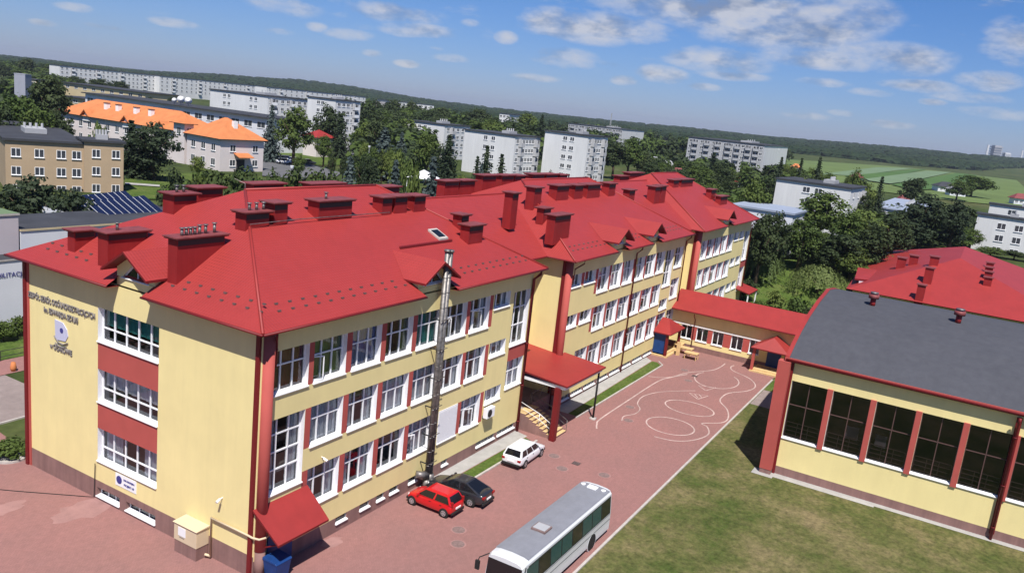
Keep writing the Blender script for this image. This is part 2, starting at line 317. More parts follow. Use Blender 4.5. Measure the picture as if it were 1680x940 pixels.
def inst(me, name, parent, loc=(0, 0, 0), rz=0, sc=None):
    o = bpy.data.objects.new(name, me); COL.objects.link(o); o.parent = parent; o.location = loc; o.rotation_euler.z = rz
    if sc: o.scale = sc
    return o

# ------------------------------------------------------------------ ground
def gz(x): return .4 + .0065*(min(max(x, 35), 90)-35)
def sstep(a, b, x):
    t = min(max((x-a)/(b-a), 0), 1); return t*t*(3-2*t)
from mathutils import noise as mnoise
def fstart(a):
    for (a0, d0), (a1, d1) in zip(FS, FS[1:]):
        if a0 <= a <= a1: return d0+(d1-d0)*(a-a0)/(a1-a0)
    return FS[0][1] if a < 0 else FS[-1][1]
HT = [(-3.2, 24), (-.4, 26), (-.05, 33), (.06, 28), (.25, 15), (.50, 8), (.62, 12), (.76, 34), (.86, 22), (.98, 4), (1.2, 4), (3.2, 20)]
FS = [(-.3, 2600), (-.05, 2400), (.0, 1500), (.06, 1300), (.15, 1230), (.3, 1060), (.5, 1030), (2, 1000)]
def terr(x, y):
    D = math.hypot(x-60, y-30); z = gz(x) + 4.6*sstep(65, 98, D) + 2.0*sstep(250, 450, D)
    if D > 1150:
        a = math.atan2(y-30, x-60); n_ = mnoise.noise(Vector((math.cos(a)*7, math.sin(a)*7, .3)))
        top = 24
        for (a0, t0), (a1, t1) in zip(HT, HT[1:]):
            if a0 <= a < a1: top = t0+(t1-t0)*sstep(a0, a1, a)
        top += 3*n_
        z += top*sstep(1150, 3300, D) + 3.0*mnoise.noise(Vector((x*.003, y*.003, 0)))*sstep(1200, 1800, D)
    return z
def rng(a, b, st):
    out = []; x = a
    while x < b-1e-6: out.append(x); x += st
    return out
def axis(c):
    near = rng(-25, 215, 5.0); near = sorted(set(near + [35.0, 90.0]))
    a = near[:]
    x = a[-1]; st = 6
    while x < 9000: x += st; st = min(st*1.12, 320); a.append(x)
    x = a[0]; st = 6
    while x > -6000: x -= st; st = min(st*1.2, 600); a.insert(0, x)
    return a
XS = axis(0); YS = axis(0)
b_ = MB(); nx, ny = len(XS), len(YS)
b_.v = [(x, y, terr(x, y)-.03) for y in YS for x in XS]
gm, fm = b_.m('land'), b_.m('forest'); b0v = list(b_.v)
for j in range(ny-1):
    for i in range(nx-1):
        b_.f.append((j*nx+i, j*nx+i+1, (j+1)*nx+i+1, (j+1)*nx+i)); D = math.hypot(XS[i]-60, YS[j]-30)
        b_.mi.append(fm if D > fstart(math.atan2(YS[j]-30, XS[i]-60))+40*math.sin(XS[i]*.011)+30 else gm)
tag(b_.build('ground', smooth=True), kind='structure')

def sheet(name, poly, mt, off, seg=True):
    """a thin surface lying on the school yard, following its slope"""
    me = bmesh.new(); vs = [me.verts.new((p[0], p[1], 0)) for p in poly]; me.faces.new(vs)
    for xc in (35, 90):
        g = me.verts[:]+me.edges[:]+me.faces[:]; bmesh.ops.bisect_plane(me, geom=g, plane_co=(xc, 0, 0), plane_no=(1, 0, 0))
    for v in me.verts: v.co.z = gz(v.co.x)+off
    bmesh.ops.recalc_face_normals(me, faces=me.faces)
    for f in me.faces:
        if f.normal.z < 0: f.normal_flip()
    m = bpy.data.meshes.new(name); me.to_mesh(m); me.free(); m.materials.append(M[mt]); o = bpy.data.objects.new(name, m); COL.objects.link(o); return o
tag(sheet('paved_courtyard', [(5, 16.45), (90, 16.45), (92.6, 20), (92.6, 31), (56, 31), (56, 34), (29, 34), (29, 49), (30, 57.1), (26, 56.4), (10, 56.0), (5, 56)], 'pavers', 0), kind='structure')
tag(sheet('lawn', [(5, -40), (75, -40), (75, 11), (93, 11), (93, 16.3), (5, 16.3)], 'lawn', 0), kind='structure')
tag(sheet('slab_path', [(78.8, 11.5), (84.3, 11.5), (84.3, 16.25), (78.8, 16.25)], 'greypave', .012), kind='structure')
tag(sheet('wall_path', [(44.8, 29.7), (45.0, 28.55), (56.0, 28.35), (56.3, 29.7)], 'concrete', .012), kind='structure')
tag(sheet('wall_path', [(63.0, 29.7), (63.0, 28.2), (84.4, 28.6), (85.4, 29.7)], 'concrete', .012), kind='structure')
tag(sheet('grass_strip', [(46.0, 28.45), (46.6, 27.45), (55.3, 27.4), (55.6, 28.3)], 'grass', .02), kind='structure')
tag(sheet('grass_strip', [(63.0, 28.15), (63.0, 27.3), (83.6, 27.25), (84.4, 27.9), (84.3, 28.5)], 'grass', .02), kind='structure')
tag(sheet('grass_patch', [(84.4, 11.5), (88.3, 11.5), (88.3, 16.25), (84.4, 16.25)], 'grass', .016), kind='structure')
tag(sheet('side_road', [(-10, 57.2), (26, 57.3), (36, 57.6), (36, 66.5), (-10, 66.5)], 'greypave', .012), kind='structure')
tag(sheet('red_pavement', [(-10, 66.6), (70, 66.6), (70, 70), (-10, 70)], 'pavers', .012), kind='structure')
tag(sheet('verge', [(-10, 70), (60, 70), (60, 74.5), (-10, 74.5)], 'grass', .014), kind='structure')
def kerb(pts, w=.16, h=.09):
    m = MB()
    for a, b in zip(pts, pts[1:]):
        a = Vector((*a, 0)); b = Vector((*b, 0)); d = (b-a).normalized(); n = Vector((-d.y, d.x, 0))*w/2; p = []
        for k in (0, 1):
            for q in (a-n, b-n, b+n, a+n): p.append((q.x, q.y, gz(q.x)+(h if k else -.1)))
        m.hexa(p, 'kerb')
    tag(m.build('kerb'), kind='structure')
kerb([(5, 16.37), (35, 16.37)]); kerb([(35.0, 16.37), (88.5, 16.37)]); kerb([(45.4, 28.45), (46.5, 27.35), (55.7, 27.3)]); kerb([(62.6, 27.2), (83.8, 27.1), (84.7, 27.9)], .14)
kerb([(5, 56.95), (26, 57.1), (34, 57.4)])
# painted markings: a road-safety track on the pavers
def arc(cx, cy, rx, ry, a0, a1, n=26, rot=0):
    o = []
    for k in range(n+1):
        t = R(a0+(a1-a0)*k/n); x, y = rx*math.cos(t), ry*math.sin(t); o.append((cx+x*math.cos(R(rot))-y*math.sin(R(rot)), cy+x*math.sin(R(rot))+y*math.cos(R(rot))))
    return o
def smooth(pts, n=7):
    out = []; P = [pts[0]]+list(pts)+[pts[-1]]
    for i in range(1, len(P)-2):
        for k in range(n):
            t = k/n; p = []
            for c in (0, 1):
                a, b, c_, d = (P[i-1][c], P[i][c], P[i+1][c], P[i+2][c]); p.append(.5*((2*b)+(-a+c_)*t+(2*a-5*b+4*c_-d)*t*t+(-a+3*b-3*c_+d)*t**3))
            out.append(tuple(p))
    out.append(P[-1]); return out
M['roadpaint'] = mat('worn_paint', (.46, .34, .31), .9, .9, .3)
def line(pts, w=.13, name='painted_line'):
    m = MB(); L = []
    for i, p in enumerate(pts):
        a = Vector(pts[max(i-1, 0)]); b = Vector(pts[min(i+1, len(pts)-1)]); d = (b-a).normalized(); n = Vector((-d.y, d.x))*w/2
        L.append(((p[0]-n.x, p[1]-n.y), (p[0]+n.x, p[1]+n.y)))
    for (a, b), (c, d) in zip(L, L[1:]): m.poly([(q[0], q[1], gz(q[0])+.006) for q in (a, c, d, b)], 'roadpaint')
    return tag(m.build(name), kind='structure')
line(smooth([(61.7, 24.8), (62.6, 25.2), (64, 25.5), (70, 25.55), (78.0, 25.5), (80.6, 24.9), (83, 24.0)]))
line(arc(67.1, 20.2, 2.0, 2.1, 0, 360)); line(arc(72.9, 20.4, 1.8, 2.3, 0, 360)); line(arc(83.6, 21.0, 3.0, 2.2, 60, 330))
line(smooth([(63.7, 20.4), (64.0, 18.9), (65, 17.8), (66.6, 17.1), (68.0, 17.0), (69.4, 17.6), (69.9, 18.2), (71.4, 16.9), (73.0, 16.75), (75.3, 17.5), (77.1, 18.7), (78.8, 18.95), (80.5, 18.7), (82.6, 17.5), (84.8, 17.25), (87.0, 18.4), (88.4, 20.6), (89.6, 21.2), (90.6, 21.1)]))
line(smooth([(90.5, 22.1), (88.6, 22.1), (86.5, 22.5), (83.5, 24.2), (80.8, 24.9), (79.6, 25.7), (78.9, 26.85)]))
line(smooth([(65.0, 23.9), (66.2, 24.2), (67.5, 23.7), (69.0, 23.8), (70.4, 24.6), (72.6, 24.9), (75, 24.2), (77.2, 22.6), (78.3, 21.6)]), .1)
for tri in (((76.0, 20.6), (77.8, 20.1), (77.1, 21.8), (76.0, 20.6)), ((79.2, 20.8), (81.0, 20.3), (80.2, 21.9), (79.2, 20.8))): line(list(tri), .12)
line([(76.4, 20.7), (77.2, 21.3)], .1); line([(76.9, 20.5), (77.4, 20.9)], .1)
# worn dust patches
M['dust'] = mat('dusty_pavers', (.315, .175, .16), .95, 1.2, .14)
def blob(cx, cy, r, name, mt='dust', off=.004, sq=.6):
    pts = [(cx+math.cos(t)*r*(.7+.5*random.random()), cy+math.sin(t)*r*sq*(.7+.5*random.random())) for t in [2*PI*k/18 for k in range(18)]]
    return tag(sheet(name, pts, mt, off), kind='structure')
blob(27.3, 42.3, 1.9, 'dust_patch'); blob(33.9, 29.0, .8, 'dust_patch'); blob(24.5, 45.5, 1.2, 'dust_patch', off=.005)
# manhole covers
for i, (x, y, lb) in enumerate([(65.5, 23.5, 'round manhole cover beside the faded near end of the painted track'), (68.8, 24.7, 'round manhole cover inside the long straight painted line'), (54.1, 24.9, 'round manhole cover just past the front of the white estate car'),
    (52.5, 23.4, 'round manhole cover beside the white estate car, nearest its side'), (54.1, 23.0, 'small dark drain grate in the pavers between white car and bus'), (53.7, 20.5, 'round manhole cover behind the rear of the bus'),
    (80.9, 23.2, 'round manhole cover at the far turn of the painted track'), (84.1, 24.7, 'farthest round manhole cover near the benches'), (83.0, 23.2, 'small dark drain grate at the far end of the courtyard'),
    (40.0, 25.1-.9, 'round manhole cover behind the red hatchback'), (38.6, 23.3, 'round manhole cover nearest the camera, left of the bus front')]):
    m = MB(); grate = 'grate' in lb
    if grate: m.box(-.28, -.28, 0, .28, .28, .012, 'darkmetal'); [m.box(-.26, -.24+.1*k, .012, .26, -.2+.1*k, .02, 'manhole') for k in range(5)]
    else: m.tube([(0, 0, 0), (0, 0, .012)], .50, 'dust', 24); m.tube([(0, 0, .006), (0, 0, .02)], .40, 'manhole', 24)
    tag(m.build('drain_grate' if grate else 'manhole_cover', loc=(x, y, gz(x)+.003)), lb, 'manhole cover' if not grate else 'drain grate', 'covers in the courtyard paving')

# ------------------------------------------------------------------ school: walls, windows, roofs
X0, Y0 = 28.5, 29.64
PL = 1.36                                                             # top of the plinth band
def facade(m, org, u, L, z0, z1, openings, red=(), base='yellow', plz=PL):
    """wall sheet with real holes; org = (x,y) start, u = direction"""
    us = {0, L}; zs = {z0, z1, plz}
    for (a, c, b, d) in list(openings)+list(red): us |= {a, b}; zs |= {c, d}
    us = sorted(us); zs = sorted(zs)
    def inside(r, x, z): return r[0] < x < r[2] and r[1] < z < r[3]
    for i in range(len(us)-1):
        for j in range(len(zs)-1):
            x = (us[i]+us[i+1])/2; z = (zs[j]+zs[j+1])/2
            if any(inside(r, x, z) for r in openings): continue
            mt = 'plinth' if z < plz else base
            if any(inside(r, x, z) for r in red): mt = 'redpaint'
            p = [(org[0]+u[0]*s, org[1]+u[1]*s) for s in (us[i], us[i+1])]
            m.poly([(*p[0], zs[j]), (*p[1], zs[j]), (*p[1], zs[j+1]), (*p[0], zs[j+1])], mt)
WM = {}
def win_meshes(w, h, cols, trans, dep=.35, rev='reveal', fr='white', sillw=True, bar=.07, gl='glass'):
    """local: x along, y inward, z up. trans = heights (fractions) of the transoms"""
    key = (round(w, 2), round(h, 2), cols, tuple(trans), dep, rev, fr, sillw, bar, gl)
    if key in WM: return WM[key]
    a = MB()
    for (p, q, r_, s_) in (((0,0,0),(0,dep,0),(0,dep,h),(0,0,h)), ((w,0,0),(w,0,h),(w,dep,h),(w,dep,0)), ((0,0,h),(0,dep,h),(w,dep,h),(w,0,h)), ((0,0,0),(w,0,0),(w,dep,0),(0,dep,0))): a.poly((p, q, r_, s_), rev)
    y0, y1 = dep-.04, dep+.05
    a.box(.0, y0, 0, bar, y1, h, fr); a.box(w-bar, y0, 0, w, y1, h, fr); a.box(bar, y0+.001, 0, w-bar, y1-.001, bar, fr); a.box(bar, y0+.001, h-bar, w-bar, y1-.001, h, fr)
    for k in range(1, cols): x = w*k/cols; a.box(x-bar*.62, y0+.002, bar, x+bar*.62, y1-.002, h-bar, fr)
    for t in trans: a.box(bar, y0-.004, h*t-bar*.55, w-bar, y1-.006, h*t+bar*.55, fr)
    g = MB(); g.poly(((bar, dep+.02, bar), (w-bar, dep+.02, bar), (w-bar, dep+.02, h-bar), (bar, dep+.02, h-bar)), gl)
    s_ = MB()
    if sillw: s_.hexa(((-.03,-.09,-.05),(w+.03,-.09,-.05),(w+.03,dep-.04,.0),(-.03,dep-.04,.0),(-.03,-.09,.0),(w+.03,-.09,.0),(w+.03,dep-.045,.07),(-.03,dep-.045,.07)), 'sill')
    r = (a.mesh('window'), g.mesh('pane'), s_.mesh('sill') if sillw else None); WM[key] = r; return r
CM = {}
def curtain_mesh(w, h, mt, style):
    k = (round(w, 2), round(h, 2), mt, style)
    if k in CM: return CM[k]
    m = MB(); n = 40; rg = [(0.02, .98)] if style == 'full' else ([(.03, .32), (.68, .97)] if style == 'sides' else [(0.02, .98)])
    z0 = h*.45 if style == 'blind' else .05
    for a, b in rg:
        pts = [(w*(a+(b-a)*i/n), .035*math.sin(i*1.25)+.012*math.sin(i*3.1)) for i in range(n+1)]
        for p, q in zip(pts, pts[1:]): m.poly(((p[0], p[1], z0), (q[0], q[1], z0), (q[0], q[1], h-.03), (p[0], p[1], h-.03)), mt)
    CM[k] = m.mesh('curtain', True); return CM[k]
def window(parent, pos, rz, w, h, cols=3, trans=(.6,), cur=None, name='window', **k):
    a, g, s_ = win_meshes(w, h, cols, trans, **k); dep = k.get('dep', .35)
    o = inst(a, name, parent, pos, rz); inst(g, 'pane', o)
    if s_: inst(s_, 'sill', o)
    if name == 'window' and cols == 3 and h > 2 and trans == (.62,) and rc.random() < .3:
        kk = rc.choice((0, 1)); sw = w/3-.08; sh = h*.62-.1; q = MB(); q.box(0, -.03, 0, .06, .03, sh, 'white'); q.box(sw-.06, -.03, 0, sw, .03, sh, 'white'); q.box(.06, -.029, 0, sw-.06, .029, .06, 'white'); q.box(.06, -.029, sh-.06, sw-.06, .029, sh, 'white'); q.poly([(.06, 0, .06), (sw-.06, 0, .06), (sw-.06, 0, sh-.06), (.06, 0, sh-.06)], 'glass')
        sa = q.build('open_sash', o); sa.location = (.06+kk*(w/3-.0), dep-.03, .07); sa.rotation_euler.z = -rc.uniform(.15, .5)
    if cur: inst(curtain_mesh(w, h, *cur), 'curtain', o, (0, dep+.16, 0))
    return o
def place(o, rz): return o
school = thing('school', 'long three-storey yellow school with red hipped roofs and white windows along the courtyard', 'school building')
rc = random.Random(3)
def rcur():
    x = rc.random()
    return ('curtain_white', 'sides') if x < .45 else (('curtain_white', 'full') if x < .68 else (('curtain_white', 'blind') if x < .86 else None))
def build_facade(tagname, x0, x1, y, wins, base_wins, reds, ztop=14.1):
    """facade looking to -Y.  wins: (xa, xb, z0, z1, cols, trans, cur)"""
    m = MB(); op = [(a-x0, c, b-x0, d) for (a, b, c, d, *_) in wins] + [(a-x0, c, b-x0, d) for (a, b, c, d) in base_wins]
    facade(m, (x0, y), (1, 0), x1-x0, 0, ztop, op, [(a-x0, c, b-x0, d) for (a, b, c, d) in reds])
    m.build('wall', school)
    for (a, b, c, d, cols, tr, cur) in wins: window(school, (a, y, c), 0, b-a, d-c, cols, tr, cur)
    for (a, b, c, d) in base_wins: window(school, (a, y, c), 0, b-a, d-c, 1 if b-a < 1.2 else 3, (), None, name='basement_window', dep=.12, rev='plinth', bar=.045, fr='blockshade')
MODA = [(32.22, 34.82), (35.28, 37.9), (38.36, 40.98), (41.44, 44.08), (44.75, 47.15), (47.58, 50.15)]
wins, reds = [], []
cur3 = {0: ('curtain_green', 'full'), 1: ('curtain_blue', 'full'), 2: ('curtain_green', 'sides'), 3: ('curtain_teal', 'full'), 4: None, 5: ('curtain_white', 'sides')}
for zi, (zb, zt) in enumerate(((10.38, 12.75), (6.67, 9.03), (2.97, 5.35))):
    M1 = ([(29.2, 31.84)] if zi == 0 else []) + MODA
    for k, (a, b) in enumerate(M1):
        if zi == 2 and abs(a-44.75) < .01: continue
        cur = (('curtain_red', 'full') if k == 0 else cur3[k-1]) if zi == 0 else rcur()
        wins.append((a, b, zb, zt, 3, (.62,), cur))
    E_ = [29.2-.0] + [0]
    for k in range(len(M1)-1): reds.append((M1[k][1], M1[k+1][0], zb, zt))
    reds.append((M1[-1][1], 50.62, zb, zt))
    if zi: reds.append((31.78, 32.22, zb, zt))
    wins.append((50.75, 53.05, zt-1.15, zt, 3, (), rcur()))
wins.append((29.15, 31.76, 4.80, 9.03, 3, (.28, .52, .76), ('curtain_white', 'sides')))
wins.append((53.65, 56.15, 8.2, 12.5, 3, (.35, .68), None)); wins.append((53.65, 56.15, 4.72, 7.0, 3, (.55,), ('curtain_white', 'full')))
reds.append((53.65, 56.4, 7.0, 8.2))
bw = [(a, b, .94, 1.36) for a, b in ((34.85, 35.85), (37.0, 37.95), (38.6, 39.4), (39.9, 40.85), (41.9, 42.85), (45.7, 46.5))]
bw += [(50.2, 52.9, .94, 1.37), (53.25, 55.95, .94, 1.37)]
build_facade('A', X0, 56.4, Y0, wins, bw, reds)
# roller shutter in the ground-floor opening of the pipe bay
m = MB(); m.box(44.8, Y0-.03, 2.97, 47.1, Y0+.02, 5.33, 'white'); [m.box(44.85, Y0-.045, 3.05+.1*k, 47.05, Y0-.03, 3.12+.1*k, 'white') for k in range(22)]; m.box(44.75, Y0-.12, 2.9, 47.15, Y0-.045, 2.97, 'sill')
m.build('roller_shutter', school)
# end wall, looking to -X
YE = 50.07
def endwall(x, ya, yb, ops, reds, name='wall', ztop=14.1, plz=PL):
    m = MB(); facade(m, (x, yb), (0, -1), yb-ya, 0, ztop, [(yb-b, c, yb-a, d) for (a, b, c, d) in ops], [(yb-b, c, yb-a, d) for (a, b, c, d) in reds], plz=plz); return m.build(name, school)
ew = [(37.5, 42.9, 10.38, 12.40), (37.5, 42.9, 6.66, 8.68), (37.5, 42.9, 2.93, 5.0)]; eb = [(40.8, 42.95, .62, 1.17), (37.55, 40.2, .62, 1.17)]
endwall(X0, Y0, YE, ew+eb, [(37.5, 42.9, 8.68, 10.36), (37.5, 42.9, 5.0, 6.64)], plz=1.62)
for k, (a, b, c, d) in enumerate(ew): window(school, (X0, b, c), -PI/2, b-a, d-c, 5, (.38,), ('curtain_teal', 'blind') if k == 0 else rcur())
for (a, b, c, d) in eb: window(school, (X0, b, c), -PI/2, b-a, d-c, 3, (), None, name='basement_window', dep=.3, rev='plinth', bar=.05)
# block C facade
MC = [(69.05, 71.62), (72.1, 74.66), (75.08, 77.6), (78.15, 80.7), (81.2, 83.9), (84.3, 86.75)]
wins, reds = [], []
for zi, (zb, zt) in enumerate(((10.3, 12.65), (6.66, 8.98), (2.97, 5.32))):
    ms = MC if zi < 2 else [(66.05, 68.6)]+MC+[(87.2, 89.7)]
    for (a, b) in ms: wins.append((a, b, zb, zt, 3, (.62,), rcur()))
    wins.append((90.2, 92.85, zb, zt, 3, (.62,), rcur()))
    for (a, b), (c, d) in zip(ms, ms[1:]): reds.append((b, c, zb, zt))
    if zi < 2:
        wins += [(63.35, 65.5, zt-1.15, zt, 3, (), None), (66.05, 68.5, zt-1.15, zt, 3, (), None)]; reds += [(65.5, 66.05, zt-1.15, zt), (68.5, 69.05, zb, zt)]
wins += [(87.15, 89.7, 8.45, 12.6, 3, (.35, .68), None), (87.2, 89.7, 5.75, 6.95, 3, (), None)]
bw = [(a, b, .94, 1.36) for (a, b) in [(63.5, 65.9), (66.3, 68.7)]+MC]
build_facade('C', 62.9, 93.3, Y0, wins, bw, reds)
# block D facade
MD = [(99.9, 102.2), (102.6, 105.1), (105.55, 108.1), (108.6, 111.15), (111.6, 114.15)]
wins, reds = [], []
for zi, (zb, zt) in enumerate(((10.25, 12.6), (6.6, 8.95), (2.95, 5.3))):
    for (a, b) in MD: wins.append((a, b, zb, zt, 3, (.62,), rcur()))
    wins += [(114.6, 116.9, zt-1.15, zt, 3, (), None), (117.4, 119.7, zt-1.15, zt, 3, (), None)]
    for (a, b), (c, d) in zip(MD, MD[1:]): reds.append((b, c, zb, zt))
wins += [(120.3, 122.8, 8.1, 12.4, 3, (.35, .68), None), (120.3, 122.8, 3.6, 7.0, 3, (.5,), None)]; reds.append((120.3, 123.2, 7.0, 8.1))
build_facade('D', 98.6, 123.2, Y0, wins, [], reds)
# the set-back links between the blocks, the blocks' side walls, the backs
def plainwall(pts, z0, z1, name='wall', mt='yellow', plz=PL):
    m = MB()
    for a, b in zip(pts, pts[1:]):
        if z0 < plz: m.poly([(*a, z0), (*b, z0), (*b, plz), (*a, plz)], 'plinth')
        m.poly([(*a, max(z0, plz)), (*b, max(z0, plz)), (*b, z1), (*a, z1)], mt)
    return m.build(name, school)
plainwall([(56.4, Y0), (56.4, 33.0)], 0, 14.1)
m = MB(); ow = [(57.0-56.4, 8.7, 59.0-56.4, 12.5), (59.4-56.4, 8.7, 62.4-56.4, 12.5), (59.4-56.4, 4.9, 62.4-56.4, 7.4), (57.6-56.4, 1.9, 59.2-56.4, 4.1), (60.0-56.4, 2.6, 62.4-56.4, 4.2)]
facade(m, (56.4, 33.0), (1, 0), 6.5, 0, 14.2, ow, [(59.4-56.4, 7.4, 62.4-56.4, 8.7)]); m.build('wall', school)
for i, (a, c, b, d) in enumerate(ow):
    window(school, (56.4+a, 33.0, c), 0, b-a, d-c, 2 if b-a < 2.2 else 3, (.5,) if d-c < 3 else (.35, .68), None)
plainwall([(62.9, 33.0), (62.9, Y0)], 0, 14.1); plainwall([(93.3, Y0), (93.3, 31.4)], 0, 14.1); plainwall([(93.3, 31.4), (98.6, 31.4)], 0, 14.1); plainwall([(98.6, 31.4), (98.6, Y0)], 0, 14.1)
plainwall([(123.2, Y0), (123.2, YE), (X0, YE)], 0, 14.1)
# inner floors, corridor wall: what shows through the glass
m = MB()
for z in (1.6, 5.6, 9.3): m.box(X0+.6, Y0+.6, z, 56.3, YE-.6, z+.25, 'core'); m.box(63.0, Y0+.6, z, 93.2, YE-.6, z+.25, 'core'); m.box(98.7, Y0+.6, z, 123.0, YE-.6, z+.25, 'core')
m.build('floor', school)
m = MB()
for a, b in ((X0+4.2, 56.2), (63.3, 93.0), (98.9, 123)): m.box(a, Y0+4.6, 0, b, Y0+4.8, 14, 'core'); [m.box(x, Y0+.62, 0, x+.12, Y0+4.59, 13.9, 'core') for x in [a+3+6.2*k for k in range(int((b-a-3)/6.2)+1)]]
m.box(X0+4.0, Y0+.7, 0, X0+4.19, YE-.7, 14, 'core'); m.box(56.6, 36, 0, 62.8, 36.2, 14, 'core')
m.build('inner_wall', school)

# corner pilasters with their downpipes
def pilaster(x, y, r, z0, z1):
    m = MB(); m.tube([(x, y, 1.95), (x, y, z1)], r, 'redpaint', 20); m.tube([(x, y, z0), (x, y, 1.945)], r*.93, 'plinth', 20); m.build('corner_column', school, True)
def downpipe(x, y, z1, z0=.5, r=.075, par=None, mt='darkred', out=(0, 0)):
    m = MB(); m.tube([(x+out[0], y+out[1], z1), (x+out[0], y+out[1], z1-.25), (x, y, z1-.75), (x, y, z0)], r, mt, 8)
    for z in (z0+.9, z0+4, z0+7.5): 
        if z < z1-1: m.tube([(x, y, z), (x, y, z+.06)], r*1.35, mt, 8)
    return m.build('downpipe', par or school, True)
pilaster(28.84, 29.54, .31, .3, 13.95); pilaster(62.95, 29.7, .32, .4, 13.95); pilaster(98.65, 29.7, .32, .5, 13.95)
m = MB(); m.box(28.36, 29.72, .3, 28.5, 29.98, 13.95, 'darkred'); m.box(28.9, 29.45, 2.35, 29.15, 29.63, 13.9, 'redpaint'); m.build('corner_trim', school)
m = MB(); m.box(28.34, YE-.14, .3, 28.5, YE+.12, 13.95, 'darkred'); m.box(28.44, YE-.34, .3, 28.5, YE-.15, 13.9, 'redpaint'); m.build('corner_trim', school)
m = MB(); m.box(62.78, 29.95, 1.0, 62.89, 30.3, 13.95, 'darkred'); m.build('corner_trim', school); m = MB(); m.box(98.48, 29.95, 1.0, 98.59, 30.3, 13.95, 'darkred'); m.build('corner_trim', school)
downpipe(56.3, 29.5, 14.0, out=(.1, -.5), r=.12); downpipe(77.88, 29.52, 14.0, out=(0, -.5)); downpipe(93.2, 29.5, 14.0, out=(0, -.5)); downpipe(29.3, 29.5, 14.0, 12.0, out=(-.5, -.5), r=.06); downpipe(123.1, 29.5, 14.0, out=(0, -.5))
downpipe(63.5, 29.45, 14.0, 12.3, out=(.7, -.5), r=.06)

# ---- roofs
ZE = 14.15; YF = 28.9; YB = 50.9; YR = 39.9; SL = (19.35-ZE)/(YR-YF)
def hiproof(xa, xb, ra, rb, yf, yb, ze, zr, fnotch=(), enotch=(), name='roof', ends=(True, True), yn=Y0-.02, th=.13):
    """notches: the dormers that cut the eave"""
    m = MB(); sf = (zr-ze)/(YR-yf)
    f = [(xa, yf, ze)]
    for (a, b) in fnotch: zn = ze+sf*(yn-yf); f += [(a, yf, ze), (a, yn, zn), (b, yn, zn), (b, yf, ze)]
    f += [(xb, yf, ze), (rb, YR, zr), (ra, YR, zr)]; m.poly(f, 'roof')
    m.poly([(xb, yb, ze), (xa, yb, ze), (ra, YR, zr), (rb, YR, zr)], 'roof')
    if ends[0]:
        g = [(xa, yb, ze)]; se = (zr-ze)/(ra-xa)
        for (a, b) in enotch: xn = X0-.02; zn = ze+se*(xn-xa); g += [(xa, b, ze), (xn, b, zn), (xn, a, zn), (xa, a, ze)]
        g += [(xa, yf, ze), (ra, YR, zr)]; m.poly(g, 'roof')
    if ends[1]: m.poly([(xb, yf, ze), (xb, yb, ze), (rb, YR, zr)], 'roof')
    # soffit and fascia
    def seg(a, b, y, dirn):
        pass
    xs = [xa]+[q for n_ in fnotch for q in n_]+[xb]
    for k in range(0, len(xs), 2):
        m.box(xs[k], yf, ze-th, xs[k+1], yf+.05, ze-.004, 'darkred'); m.poly([(xs[k], yf, ze-th), (xs[k+1], yf, ze-th), (xs[k+1], yn, ze-th), (xs[k], yn, ze-th)], 'darkred')
    if ends[0]:
        ys = [yf]+[q for n_ in enotch for q in n_]+[yb]
        for k in range(0, len(ys), 2):
            m.box(xa, ys[k]+.05, ze-th, xa+.05, ys[k+1], ze-.004, 'darkred'); m.poly([(xa, ys[k], ze-th), (xa, ys[k+1], ze-th), (X0 if xa < 30 else xa+.75, ys[k+1], ze-th), (X0 if xa < 30 else xa+.75, ys[k], ze-th)], 'darkred')
    if ends[1]: m.box(xb-.05, yf+.05, ze-th, xb, yb, ze-.004, 'darkred'); m.poly([(xb-.75, yf, ze-th), (xb, yf, ze-th), (xb, yb, ze-th), (xb-.75, yb, ze-th)], 'darkred')
    o = m.build(name, school)
    g = MB()
    for k in range(0, len(xs), 2): g.tube([(xs[k]+.02, yf-.06, ze-.06), (xs[k+1]-.02, yf-.06, ze-.06)], .07, 'darkred', 8)
    if ends[0]:
        for k in range(0, len(ys), 2): g.tube([(xa-.06, ys[k]-.05, ze-.06), (xa-.06, ys[k+1], ze-.06)], .07, 'darkred', 8)
    g.build('gutter', o, True)
    h = MB(); rr = .09
    if ends[0]: h.tube([(xa, yf, ze+.02), (ra, YR, zr+.02)], rr, 'roofplain', 6)
    if ends[1]: h.tube([(xb, yf, ze+.02), (rb, YR, zr+.02)], rr, 'roofplain', 6)
    h.tube([(ra, YR, zr+.02), (rb, YR, zr+.02)], rr, 'roofplain', 6); h.build('ridge_cap', o, True)
    return o
DA, DC1, DC2, DD, DE = 42.8, 73.05, 82.0, 109.25, 39.55
roofA = hiproof(27.75, 57.2, 36.3, 48.9, YF, YB, ZE, 19.35, [(41.1, 44.6)], [(38.0, 41.0)])
roofC = hiproof(62.15, 94.0, 71.1, 86.3, YF, YB, ZE, 19.35, [(71.4, 74.0), (80.6, 83.2)])
roofD = hiproof(97.8, 124.2, 106.2, 116.3, YF, YB, ZE, 19.62, [(107.9, 110.6)])
def linkroof(xa, xb, yf, zr, ze=ZE):
    m = MB(); yb = 2*YR-yf
    m.poly([(xa, yf, ze), (xb, yf, ze), (xb, YR, zr), (xa, YR, zr)], 'roof'); m.poly([(xb, yb, ze), (xa, yb, ze), (xa, YR, zr), (xb, YR, zr)], 'roof')
    m.poly([(xa, yf, ze-.13), (xb, yf, ze-.13), (xb, yf+1.5, ze-.13), (xa, yf+1.5, ze-.13)], 'darkred'); m.box(xa, yf, ze-.13, xb, yf+.05, ze-.004, 'darkred'); m.tube([(xa, yf-.06, ze-.06), (xb, yf-.06, ze-.06)], .07, 'darkred', 8); m.tube([(xa, YR, zr+.02), (xb, YR, zr+.02)], .09, 'roofplain', 6)
    return m.build('roof', school)
